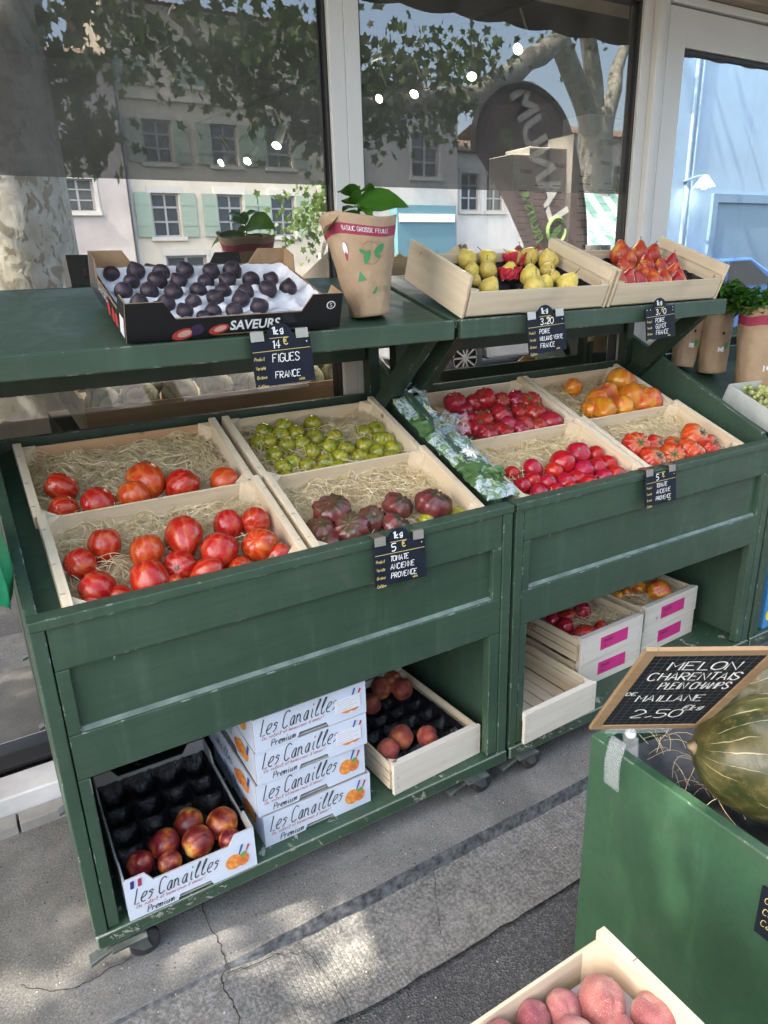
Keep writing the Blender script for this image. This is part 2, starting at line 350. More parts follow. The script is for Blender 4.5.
# ------------------------------------------------------------------ mesh helpers
class MB:
    def __init__(s): s.v = []; s.f = []; s.m = []; s.mats = []; s.smooth = False
    def mi(s, mat):
        if mat not in s.mats: s.mats.append(mat)
        return s.mats.index(mat)
    def add(s, vs, fs, mat=None):
        o = len(s.v); s.v += [Vector(v) for v in vs]; k = s.mi(mat)
        for f in fs: s.f.append([i + o for i in f]); s.m.append(k)
        return s
    def box(s, a, b, mat=None, M=None):
        x0, y0, z0 = a; x1, y1, z1 = b
        vs = [Vector(p) for p in ((x0, y0, z0), (x1, y0, z0), (x1, y1, z0), (x0, y1, z0), (x0, y0, z1), (x1, y0, z1), (x1, y1, z1), (x0, y1, z1))]
        if M: vs = [M @ v for v in vs]
        return s.add(vs, [(0, 3, 2, 1), (4, 5, 6, 7), (0, 1, 5, 4), (1, 2, 6, 5), (2, 3, 7, 6), (3, 0, 4, 7)], mat)
    def prism(s, pts, a, b, axis=2, mat=None, M=None):
        n = len(pts)
        def mk(p, h):
            q = [0, 0, 0]; o = [i for i in range(3) if i != axis]; q[o[0]] = p[0]; q[o[1]] = p[1]; q[axis] = h; q = Vector(q)
            return M @ q if M else q
        vs = [mk(p, a) for p in pts] + [mk(p, b) for p in pts]
        fs = [tuple(range(n))[::-1], tuple(range(n, 2 * n))] + [(i, (i + 1) % n, n + (i + 1) % n, n + i) for i in range(n)]
        return s.add(vs, fs, mat)
    def tube(s, pts, r, mat=None, n=6, cap=True):
        pts = [Vector(p) for p in pts]; rs = r if isinstance(r, (list, tuple)) else [r] * len(pts)
        vs = []; prev = None
        for i, p in enumerate(pts):
            d = (pts[min(i + 1, len(pts) - 1)] - pts[max(i - 1, 0)]).normalized()
            if prev is None: u = d.orthogonal().normalized()
            else:
                u = prev - d * prev.dot(d); u = u.normalized() if u.length > 1e-6 else d.orthogonal().normalized()
            prev = u; w = d.cross(u)
            for k in range(n):
                a = 2 * math.pi * k / n; vs.append(p + (u * math.cos(a) + w * math.sin(a)) * rs[i])
        fs = [(i * n + k, i * n + (k + 1) % n, (i + 1) * n + (k + 1) % n, (i + 1) * n + k) for i in range(len(pts) - 1) for k in range(n)]
        if cap: fs += [tuple(range(n))[::-1], tuple(range((len(pts) - 1) * n, len(pts) * n))]
        return s.add(vs, fs, mat)
    def sphere(s, c, r, mat=None, nu=16, nv=10, M=None):
        r = Vector(r) if not isinstance(r, (int, float)) else Vector((r, r, r)); c = Vector(c)
        vs = [c + Vector((0, 0, r.z))]
        for j in range(1, nv):
            th = math.pi * j / nv
            for i in range(nu):
                a = 2 * math.pi * i / nu; vs.append(c + Vector((r.x * math.sin(th) * math.cos(a), r.y * math.sin(th) * math.sin(a), r.z * math.cos(th))))
        vs.append(c - Vector((0, 0, r.z)))
        fs = [(0, 1 + i, 1 + (i + 1) % nu) for i in range(nu)]
        for j in range(nv - 2):
            for i in range(nu):
                a = 1 + j * nu + i; b2 = 1 + j * nu + (i + 1) % nu; fs.append((a, a + nu, b2 + nu, b2))
        L = len(vs) - 1; o = 1 + (nv - 2) * nu
        fs += [(L, o + (i + 1) % nu, o + i) for i in range(nu)]
        if M: vs = [M @ v for v in vs]
        return s.add(vs, fs, mat)
    def lathe(s, prof, mat=None, n=24, c=(0, 0), fn=None):
        vs = []
        for (r, z) in prof:
            for k in range(n):
                a = 2 * math.pi * k / n; rr = r * (fn(a, z) if fn else 1); vs.append((c[0] + rr * math.cos(a), c[1] + rr * math.sin(a), z))
        fs = [(i * n + k, i * n + (k + 1) % n, (i + 1) * n + (k + 1) % n, (i + 1) * n + k) for i in range(len(prof) - 1) for k in range(n)]
        return s.add(vs, fs, mat)
    def grid(s, nx, ny, fn, mat=None):
        vs = [fn(i / nx, j / ny) for j in range(ny + 1) for i in range(nx + 1)]
        fs = [(j * (nx + 1) + i, j * (nx + 1) + i + 1, (j + 1) * (nx + 1) + i + 1, (j + 1) * (nx + 1) + i) for j in range(ny) for i in range(nx)]
        return s.add(vs, fs, mat)
    def build(s, name, parent=None, smooth=False, bevel=0, loc=None, solid=0, **tags):
        me = bpy.data.meshes.new(name); me.from_pydata([tuple(v) for v in s.v], [], s.f)
        for m in s.mats:
            if m: me.materials.append(m)
        if len(s.mats) > 1: me.polygons.foreach_set('material_index', s.m)
        if smooth: me.polygons.foreach_set('use_smooth', [True] * len(me.polygons))
        me.update()
        o = bpy.data.objects.new(name, me); col.objects.link(o)
        if parent: o.parent = parent
        if loc: o.location = loc
        if bevel:
            b = o.modifiers.new('edge', 'BEVEL'); b.width = bevel; b.segments = 2; b.limit_method = 'ANGLE'
        if solid:
            b = o.modifiers.new('thick', 'SOLIDIFY'); b.thickness = solid; b.offset = 0
        for k, v in tags.items(): o[k] = v
        return o
def tag(o, label=None, category=None, group=None, kind=None):
    for k, v in (('label', label), ('category', category), ('group', group), ('kind', kind)):
        if v: o[k] = v
    return o
def empty(name, loc=(0, 0, 0), rot=(0, 0, 0), **k):
    o = bpy.data.objects.new(name, None); col.objects.link(o); o.location = loc; o.rotation_euler = rot; o.empty_display_size = .05
    return tag(o, **k)
def mat_of(o): return Matrix.LocRotScale(o.location, o.rotation_euler, o.scale)

# ------------------------------------------------------------------ handwriting
GL = {'A': ["00 39 60", "13 53"], 'B': ["00 09 49 57 45 05", "45 62 50 00"], 'C': ["68 49 29 07 02 20 40 61"], 'D': ["00 09 39 66 63 30 00"], 'E': ["60 00 09 69", "05 45"], 'F': ["00 09 69", "05 45"],
 'G': ["68 49 29 07 02 20 40 62 64 34"], 'H': ["00 09", "60 69", "05 65"], 'I': ["10 19"], 'J': ["59 52 30 10 02"], 'K': ["00 09", "69 04 60"], 'L': ["09 00 50"], 'M': ["00 09 34 69 60"], 'N': ["00 09 60 69"],
 'O': ["30 02 07 39 67 62 30"], 'P': ["00 09 49 67 55 04"], 'R': ["00 09 49 67 55 04", "24 60"], 'S': ["67 49 19 07 25 44 62 40 10 02"], 'T': ["09 69", "39 30"], 'U': ["09 02 20 40 62 69"], 'V': ["09 30 69"],
 'W': ["09 10 35 50 69"], 'X': ["00 69", "09 60"], 'Y': ["09 35 69", "35 30"], 'Z': ["09 69 00 60"], '0': ["30 02 07 39 67 62 30"], '1': ["17 39 30"], '2': ["07 19 49 67 65 00 60"], '3': ["08 49 67 45 25", "45 62 40 01"],
 '4': ["40 49 03 63"], '5': ["69 09 05 45 63 40 00"], ',': ["42 31 10"], '.': ["30 31"], '/': ["00 69"], '-': ["15 55"], '&': ["60 17 29 48 02 10 30 63"], "'": ["29 27"], '!': ["29 23", "20 21"],
 '$': ["68 49 29 07 02 20 40 61", "04 44", "06 46"],   # euro
 'a': ["55 35 13 11 30 41 55 51 60"], 'b': ["09 01 30 52 44 25 03"], 'c': ["54 35 14 11 30 51"], 'd': ["55 35 12 30 52 59 51 60"], 'e': ["02 43 55 25 02 20 50"], 'f': ["58 39 26 20", "05 45"], 'g': ["56 36 14 23 42 55 57 51 30 11"], 'h': ["09 00", "03 25 43 40"], 'i': ["25 21 40", "27 28"],
 'k': ["09 00", "45 02 40"], 'l': ["13 48 39 15 11 30 51"], 'm': ["05 00", "03 15 23 20", "23 45 53 50"], 'n': ["05 00", "03 25 43 41 60"], 'o': ["25 03 11 30 52 44 25"], 'p': ["05 00", "04 25 43 31 02"], 'q': ["50 55"], 'r': ["05 00", "03 25 44"], 's': ["54 35 14 43 31 10"],
 't': ["29 21 40", "06 46"], 'u': ["05 01 20 42 45 41 60"], 'v': ["05 20 45"], 'x': ["05 40", "00 45"], 'z': ["05 45 00 40"]}
SMOOTH = set('CGOSUJ023$&abcdeghiklmnoprstu5')
def cr(pts, k=4):
    if len(pts) < 3: return pts
    P = [pts[0]] + pts + [pts[-1]]; out = []
    for i in range(1, len(P) - 2):
        for j in range(k):
            t = j / k; a, b, c, d = P[i - 1], P[i], P[i + 1], P[i + 2]
            out.append(tuple(.5 * ((2 * b[q]) + (-a[q] + c[q]) * t + (2 * a[q] - 5 * b[q] + 4 * c[q] - d[q]) * t * t + (-a[q] + 3 * b[q] - 3 * c[q] + d[q]) * t ** 3) for q in (0, 1)))
    return out + [pts[-1]]
def write(mb, text, x, y, h, mat, M, w=.001, slant=.0, wob=.0, sp=1.0, wd=.62, lift=.0006):
    """flat pen strokes of height h along local x, baseline y, on plane M"""
    cx = x; r = random.Random(hash(text) % 1000 if False else len(text) * 31 + ord(text[0]))
    for ch in text:
        if ch == ' ': cx += h * wd * .75 * sp; continue
        dx = r.uniform(-wob, wob) * h; dy = r.uniform(-wob, wob) * h
        for st in GL.get(ch, []):
            pts = [(int(a[0]) / 6, int(a[1]) / 9) for a in st.split()]
            if ch in SMOOTH: pts = cr(pts)
            P = [(cx + dx + px * h * wd + slant * py * h, y + dy + py * h) for px, py in pts]
            n = len(P); vs = []
            for i, p in enumerate(P):
                a = P[max(0, i - 1)]; b = P[min(n - 1, i + 1)]
                d = Vector((b[0] - a[0], b[1] - a[1])); d = d.normalized() if d.length else Vector((1, 0))
                nn = Vector((-d.y, d.x)) * w / 2
                vs += [M @ Vector((p[0] + nn.x, p[1] + nn.y, lift)), M @ Vector((p[0] - nn.x, p[1] - nn.y, lift))]
            mb.add(vs, [(2 * i, 2 * i + 1, 2 * i + 3, 2 * i + 2) for i in range(n - 1)], mat)
        xs_ = [int(a[0]) for st in GL.get(ch, ['60']) for a in st.split()]; cx += h * wd * (max(xs_) / 6 + (.30 if ch not in 'LT' else .14)) * sp
    return cx - x
def poly(mb, pts, mat, M, lift=.0006):
    mb.add([M @ Vector((p[0], p[1], lift)) for p in pts], [tuple(range(len(pts)))], mat)
def ellipse(cx, cy, a, b, rot=0, n=14):
    return [(cx + a * math.cos(t) * math.cos(rot) - b * math.sin(t) * math.sin(rot), cy + a * math.cos(t) * math.sin(rot) + b * math.sin(t) * math.cos(rot)) for t in [2 * math.pi * i / n for i in range(n)]]
def font_mesh(text, size, mat, M, name, parent, align='LEFT', shear=0, bold=0):
    cu = bpy.data.curves.new(name, 'FONT'); cu.body = text; cu.size = size; cu.align_x = align; cu.shear = shear; cu.offset = bold; cu.resolution_u = 3
    o = bpy.data.objects.new('tmp', cu); col.objects.link(o); dg = bpy.context.evaluated_depsgraph_get()
    me = bpy.data.meshes.new_from_object(o.evaluated_get(dg)); bpy.data.objects.remove(o)
    me.transform(M); me.materials.clear(); me.materials.append(mat)
    q = bpy.data.objects.new(name, me); col.objects.link(q)
    if parent: q.parent = parent
    return q
def XZ(x, y, z):   # local x->X, local y->Z, facing -Y
    return Matrix(((1, 0, 0, x), (0, 0, -1, y), (0, 1, 0, z), (0, 0, 0, 1)))

# ------------------------------------------------------------------ world and light
SUN_AZ, SUN_EL = R_(-83), R_(52)        # azimuth measured from +Y towards +X
sd = Vector((math.sin(SUN_AZ) * math.cos(SUN_EL), math.cos(SUN_AZ) * math.cos(SUN_EL), math.sin(SUN_EL)))
w = bpy.data.worlds.new('World'); scene.world = w; w.use_nodes = True; t = w.node_tree
sky = t.nodes.new('ShaderNodeTexSky'); sky.sky_type = 'NISHITA'; sky.sun_disc = False; sky.sun_elevation = SUN_EL; sky.sun_rotation = SUN_AZ; sky.air_density = 1.0; sky.dust_density = 4.0; sky.ozone_density = .6
t.links.new(sky.outputs[0], t.nodes['Background'].inputs[0]); t.nodes['Background'].inputs[1].default_value = .15
sun = bpy.data.lights.new('sun', 'SUN'); sun.energy = 2.3; sun.angle = R_(.5); sun.color = (1, .95, .87)
so = bpy.data.objects.new('sun', sun); col.objects.link(so); so.rotation_euler = (-sd).to_track_quat('-Z', 'Y').to_euler()
scene.view_settings.view_transform = 'Standard'; scene.view_settings.look = 'None'; scene.view_settings.gamma = 1
scene.view_settings.exposure = 3.02; scene.view_settings.use_white_balance = True; scene.view_settings.white_balance_temperature = 7100; scene.view_settings.white_balance_tint = 10; scene.view_settings.use_curve_mapping = False
scene.cycles.use_denoising = True; scene.cycles.max_bounces = 8; scene.cycles.transparent_max_bounces = 16; scene.cycles.diffuse_bounces = 4; scene.cycles.glossy_bounces = 4
scene.cycles.sample_clamp_indirect = 6; scene.cycles.caustics_reflective = False; scene.cycles.caustics_refractive = False

# ------------------------------------------------------------------ ground
ST = dict(kind='structure')
KY, GY = 1.184, .957
def drop(x): 
    s = min(1, max(0, (x - .18) / .32)); return .032 * s * s * (3 - 2 * s)
MB().grid(1, 1, lambda u, v: ((u - .5) * 500, (v - .5) * 500, -.062), M_asph).build('road', **ST)
def side(u, v):
    x = -4 + u * 10; y = KY + v * (2.06 - KY); wob = .004 * noise.noise(Vector((x * 9, 3, 0))) if v == 0 else 0
    return (x, y + wob * 1.5, .0)
MB().grid(160, 1, side, M_conc).build('sidewalk', **ST)
def kf(u, v):
    x = -4 + u * 10; wob = .006 * noise.noise(Vector((x * 9, 3, 0)))
    return (x, KY + wob - .012 * v + (0.004 * noise.noise(Vector((x * 14, 8, v * 3))) if v > 0 else 0), -v * (drop(x) + .004))
MB().grid(220, 3, kf, M_kerb).build('kerb', **ST)
def gf(u, v):
    x = -4 + u * 10; y = GY + v * (KY + .004 - GY) + (.010 * noise.noise(Vector((x * 6, 1, 0))) + .006 * noise.noise(Vector((x * 22, 5, 0))) if v == 0 else 0)
    return (x, y, -drop(x) - .003 - .006 * (1 - v) + .002 * noise.noise(Vector((x * 3, y * 6, 0))))
MB().grid(260, 8, gf, M_gut).build('gutter', **ST)
def crack(pts, wd=.004, off=.0015, zf=lambda x, y: 0):
    P = cr(pts, 8); mb = MB(); vs = []
    for i, p in enumerate(P):
        j = (noise.noise(Vector((p[0] * 60, p[1] * 60, 1))) * .008, noise.noise(Vector((p[0] * 60, p[1] * 60, 7))) * .008)
        a = P[max(0, i - 1)]; b = P[min(len(P) - 1, i + 1)]; d = Vector((b[0] - a[0], b[1] - a[1])).normalized(); nn = Vector((-d.y, d.x)) * wd * (.25 + .8 * abs(noise.noise(Vector((i * .9, 2, 2)))))
        for s in (1, -1): vs.append((p[0] + j[0] + nn.x * s, p[1] + j[1] + nn.y * s, zf(p[0], p[1]) + off))
    mb.add(vs, [(2 * i, 2 * i + 1, 2 * i + 3, 2 * i + 2) for i in range(len(P) - 1)], M_crack)
    return mb.build('pavement_crack', **ST)
def g0(px, py, z=0): p = on_plane(px, py, (0, 0, z), Vector((0, 0, 1))); return (p.x, p.y)
gz = lambda x, y: -drop(x) - .001
crack([g0(200, 890), g0(205, 915), g0(222, 950), g0(226, 968)], .003)
crack([g0(226, 968), g0(222, 985), g0(235, 1003), g0(240, 1024), g0(243, 1060)], .0042, .003, gz)
crack([g0(228, 972), g0(250, 962), g0(275, 950), g0(296, 946)], .0032, .003, gz)
crack([g0(300, 950, -.05), g0(322, 978, -.05), g0(340, 1000, -.05), g0(352, 1030, -.05)], .0022, .0035, gz)
crack([g0(432, 866, -.05), g0(436, 900, -.05), g0(440, 935, -.05), g0(447, 950, -.05)], .0018, .0035, gz)
crack([g0(20, 985), g0(40, 990), g0(75, 988), g0(100, 975), g0(130, 958)], .003)
# drifted grit on the pavement
mb = MB()
for i in range(420):
    x = rnd.uniform(-.3, 1.9); y = rnd.uniform(.75, 1.45); r = rnd.uniform(.0008, .0028)
    z = 0 if y > KY + .01 else (-drop(x) - .002 if y > GY else -.06)
    mb.sphere((x, y, z + r * .4), (r, r * rnd.uniform(.6, 1.2), r * .6), plain('grit_%d' % (i % 2), ((.06, .055, .05), (.4, .38, .34))[i % 2], .9), 5, 4)
tag(mb.build('gravel'), kind='stuff')

# ------------------------------------------------------------------ shop building
FY = 2.05
shop = empty('shop_building', (2, FY, 0), label='white-framed shop front with wide reflecting windows behind the fruit stands', category='shop')
def sp_(mb, name, **k):
    o = mb.build(name, None, **k); o.parent = shop; o.location = -shop.location; return o
M_wall = plain('beige_render', (.42, .38, .30), .85, var=.12, scale=5, bmp=.4)
mb = MB(); mb.box((-14, FY, 2.36), (14, FY + .3, 5.6), M_wall); mb.box((-14, FY, -.06), (-1.25, FY + .3, 2.36), M_wall); mb.box((3.5, FY, -.06), (14, FY + .3, 2.36), M_wall)
sp_(mb, 'wall')
mb = MB().box((-14, FY + .301, 5.45), (14, FY + 9, 5.6), M_wall); sp_(mb, 'roof')
mb = MB(); mb.box((2.40, FY - .075, 2.345), (3.9, FY - .002, 2.62), plain('beige_lintel', (.33, .27, .19), .8, var=.2, scale=6, bmp=.4)); sp_(mb, 'door_lintel', bevel=.006)
# window frames
def frame(x0, x1, z0, z1, wd=.05, y0=FY - .02, y1=FY + .045, nm='window_frame'):
    mb = MB(); mb.box((x0, y0, z0), (x0 + wd, y1, z1), M_alu); mb.box((x1 - wd, y0, z0), (x1, y1, z1), M_alu)
    mb.box((x0 + wd, y0, z1 - wd), (x1 - wd, y1, z1), M_alu); mb.box((x0 + wd, y0, z0), (x1 - wd, y1, z0 + wd), M_seal)
    e = .010
    mb.box((x0 + wd, y0 + .012, z0 + wd), (x0 + wd + e, y1, z1 - wd), M_seal); mb.box((x1 - wd - e, y0 + .012, z0 + wd), (x1 - wd, y1, z1 - wd), M_seal)
    mb.box((x0 + wd + e, y0 + .012, z1 - wd - e), (x1 - wd - e, y1, z1 - wd), M_seal)
    return sp_(mb, nm, bevel=.003)
frame(-1.25, 1.109, .10, 2.36); frame(1.1095, 2.374, .10, 2.36)
# lower dark rail seen under the shelves
sp_(MB().box((-1.2, FY - .016, .985), (1.05, FY + .03, 1.045), M_seal), 'window_frame', bevel=.002)
sp_(MB().box((1.17, FY - .016, .985), (2.32, FY + .03, 1.045), M_seal), 'window_frame', bevel=.002)
for (a, b) in ((-1.19, 1.045), (1.175, 2.315)):
    sp_(MB().grid(1, 1, lambda u, v: (a + u * (b - a), FY + .012, .15 + v * .83), G_low), 'window_pane')
    sp_(MB().grid(1, 1, lambda u, v: (a + u * (b - a), FY + .012, 1.045 + v * .255), G_under if a < 0 else G_low), 'window_pane')
    sp_(MB().grid(1, 1, lambda u, v: (a + u * (b - a), FY + .012, 1.30 + v * .38), G_low), 'window_pane')
    sp_(MB().grid(1, 1, lambda u, v: (a + u * (b - a), FY + .012, 1.68 + v * .622), G_up), 'window_pane')
# door
dj = MB(); dj.box((2.375, FY - .045, 0), (2.405, FY + .05, 2.345), M_alu); dj.box((2.405, FY - .02, 0), (2.455, FY + .05, 2.345), M_alu); dj.box((2.455, FY - .03, 2.315), (3.5, FY + .05, 2.343), M_alu)
sp_(dj, 'door_frame', bevel=.004)
dd = MB(); dd.box((2.462, FY - .015, .1), (2.562, FY + .04, 2.31), M_alu); dd.box((2.562, FY - .015, 2.185), (3.40, FY + .04, 2.31), M_alu); dd.box((3.38, FY - .015, .1), (3.48, FY + .04, 2.31), M_alu); dd.box((2.562, FY - .015, .1), (3.38, FY + .04, .25), M_alu)
dd.box((2.562, FY - .006, 2.172), (3.38, FY + .03, 2.185), M_seal); dd.box((3.366, FY - .006, .25), (3.38, FY + .03, 2.172), M_seal)
door = sp_(dd, 'door', bevel=.003)
dg_ = MB().grid(1, 1, lambda u, v: (2.562 + u * .804, FY + .012, .25 + v * 1.92), G_door).build('pane', door)
MB().tube([(3.43, FY - .02, 1.0), (3.43, FY - .07, 1.0), (3.43, FY - .07, 1.25), (3.43, FY - .02, 1.25)], .011, M_metal, 8).build('handle', door)
# sill and step
sp_(MB().box((-1.3, FY - .13, -.02), (3.5, FY - .022, .085), M_marble), 'sill', bevel=.006)
mb = MB()
for i in range(12): mb.box((-1.3 + i * .4 + .003, FY - .185, -.02), (-1.3 + (i + 1) * .4 - .003, FY - .133, .03), M_tile)
sp_(mb, 'step', bevel=.002)
# interior
M_in = plain('shop_inside_wall', (.20, .19, .17), .8); M_ceil = plain('shop_ceiling', (.10, .10, .095), .8); M_inf = plain('shop_floor', (.12, .10, .08), .5)
mb = MB(); mb.box((-1.6, 5.6, 0), (5, 5.7, 2.8), M_in); mb.box((-1.7, FY + .31, 0), (-1.6, 5.7, 2.8), M_in); mb.box((5, FY + .31, 0), (5.1, 5.7, 2.8), M_in); sp_(mb, 'inner_wall')
sp_(MB().box((-1.6, FY + .31, 2.78), (5, 5.6, 2.86), M_ceil), 'ceiling'); sp_(MB().box((-1.6, FY + .06, .04), (5, 5.6, .1), M_inf), 'inner_floor')
# awning over the front
aw = empty('awning', (1, FY, 2.76), label='plain dark awning stretched above the shop windows', category='awning')
M_awn = plain('dark_awning_cloth', (.045, .045, .043), .85)
mb = MB().grid(2, 1, lambda u, v: (-2.6 + u * 7.2, -.005 - v * 1.05, .22 - v * .34), M_awn); mb.build('canopy', aw, solid=.006)
mb = MB()
for i in range(24):
    x0 = -2.6 + i * .3
    mb.add([(x0 + .3 * k / 8, -1.056, -.12 - (.09 + .018 * math.sin(math.pi * k / 8))) for k in range(9)] + [(x0 + .3, -1.056, -.12), (x0, -1.056, -.12)], [tuple(range(11))], M_awn)
mb.build('scalloped_edge', aw, solid=.003)
mb = MB()
for x in (-2.4, 1.0, 4.4): mb.tube([(x, -.01, -.1), (x, -.98, -.1)], .015, M_alu, 8)
mb.build('frame', aw)
# ceiling spot lamps inside
M_lamp = plain('lamp_glow', (1, .97, .88), .5, emit=14)
M_lampb = plain('lamp_white_body', (.6, .6, .58), .4)
for i, (px, py, Y) in enumerate([(222, 162, 4.3), (248, 160, 3.9), (277, 144, 3.3), (380, 98, 3.6), (415, 93, 3.2), (472, 75, 2.9), (519, 48, 2.6)]):
    d = ray(px, py); p = CAM + d * (Y / d.y)
    e = empty('spot_lamp', tuple(p), label='small white spotlight glowing behind the glass, %s of the ceiling track' % ['at the far end', 'second', 'third', 'fourth', 'fifth', 'sixth', 'at the near end'][i], category='lamp', group='ceiling spotlights inside the shop')
    dr = Vector((-.85 + .25 * (i % 3), -.25 - .12 * (i % 2), -.55)).normalized(); q = dr.to_track_quat('Z', 'Y').to_matrix().to_4x4()
    mb = MB(); mb.lathe([(.001, -.10), (.020, -.10), (.021, 0), (.022, .01)], M_lampb, 14); mb.v = [q @ v for v in mb.v]; mb.build('housing', e, smooth=True)
    mb = MB(); mb.lathe([(.016, .006), (.001, .008)], M_lamp, 14); mb.v = [q @ v for v in mb.v]; mb.build('bulb', e)
    MB().tube([tuple(q @ Vector((0, 0, -.09))), (0, 0, .14)], .005, M_lampb, 6).build('arm', e)
for i, (px, py, Y) in enumerate([(248, 160, 3.9), (277, 144, 3.3), (415, 93, 3.2), (519, 48, 2.6)]):
    p = CAM + ray(px, py) * (Y / ray(px, py).y); li = bpy.data.lights.new('spot_beam', 'SPOT'); li.energy = 5; li.color = (1, .93, .8); li.spot_size = R_(130); li.spot_blend = .6; li.shadow_soft_size = .03
    lo_ = bpy.data.objects.new('spot_beam', li); col.objects.link(lo_); lo_.location = p + Vector((-.02, -.03, -.05)); lo_.rotation_euler = Vector((-.25, .05, -.95)).to_track_quat('-Z', 'Y').to_euler()
tr = MB().tube([CAM + ray(200, 150) * (4.6 / ray(200, 150).y) + Vector((0, 0, .14)), CAM + ray(560, 30) * (2.5 / ray(560, 30).y) + Vector((0, 0, .14))], .012, M_black, 4).build('lighting_track')
tag(tr, 'thin black ceiling track carrying the shop spotlights', 'lighting track')

# cartons and melons seen through the window
def closed_carton(x, y, z, w, d, h, lab, rz=0):
    e = empty('shipping_carton', (x, y, z), (0, 0, rz), label=lab, category='carton', group='cartons stacked inside the window')
    M_c = plain('plain_carton_white', (.44, .43, .41), .7, var=.06)
    MB().box((0, 0, 0), (w, d, h), M_c).build('body', e, bevel=.003)
    mb = MB(); mb.box((0, -.002, h * .96), (w, -.0005, h * .985), plain('tape', (.5, .45, .35), .4)); mb.build('tape', e)
    mb = MB(); M = XZ(0, -.0012, 0)
    write(mb, 'FRAGILE', w * .35, h * .86, .014, M_ink, M, .002)
    for k in range(12): poly(mb, [(w * .3, h * (.72 - k * .05)), (w * (.7 + .18 * ((k * 7) % 3) / 2), h * (.72 - k * .05)), (w * (.7 + .18 * ((k * 7) % 3) / 2), h * (.73 - k * .05)), (w * .3, h * (.73 - k * .05))], M_ink, M)
    mb.build('printing', e)
for i, (px, py, w_, h_) in enumerate([(512, 200, .12, .20), (528, 200, .12, .22), (545, 200, .13, .23), (564, 200, .16, .27), (588, 200, .20, .25), (618, 200, .24, .25)]):
    Y = 2.55; d = ray(px, py); p = CAM + d * (Y / d.y)
    closed_carton(p.x, p.y + (0 if i != 3 else -.04), 1.36, w_ - .004, .16, p.z - 1.36 + h_ - .02 + .01 * (i % 2), 'upright white carton behind the window, %s in the stacked row' % ['first', 'second', 'third', 'tall fourth', 'fifth', 'last'][i])
closed_carton(2.62, 2.56, 1.96, .50, .16, .1, 'flat white carton lying on top of the upright ones')
tb = empty('shop_table', (2.7, 2.75, .1), label='dark table inside the window holding the white cartons', category='table')
MB().box((-1.0, -.3, 1.21), (1.0, .3, 1.25), M_in).build('table_top', tb)
for sx in (-.95, .9):
    for sy in (-.28, .23): MB().box((sx, sy, 0), (sx + .05, sy + .05, 1.21), M_in).build('leg', tb)

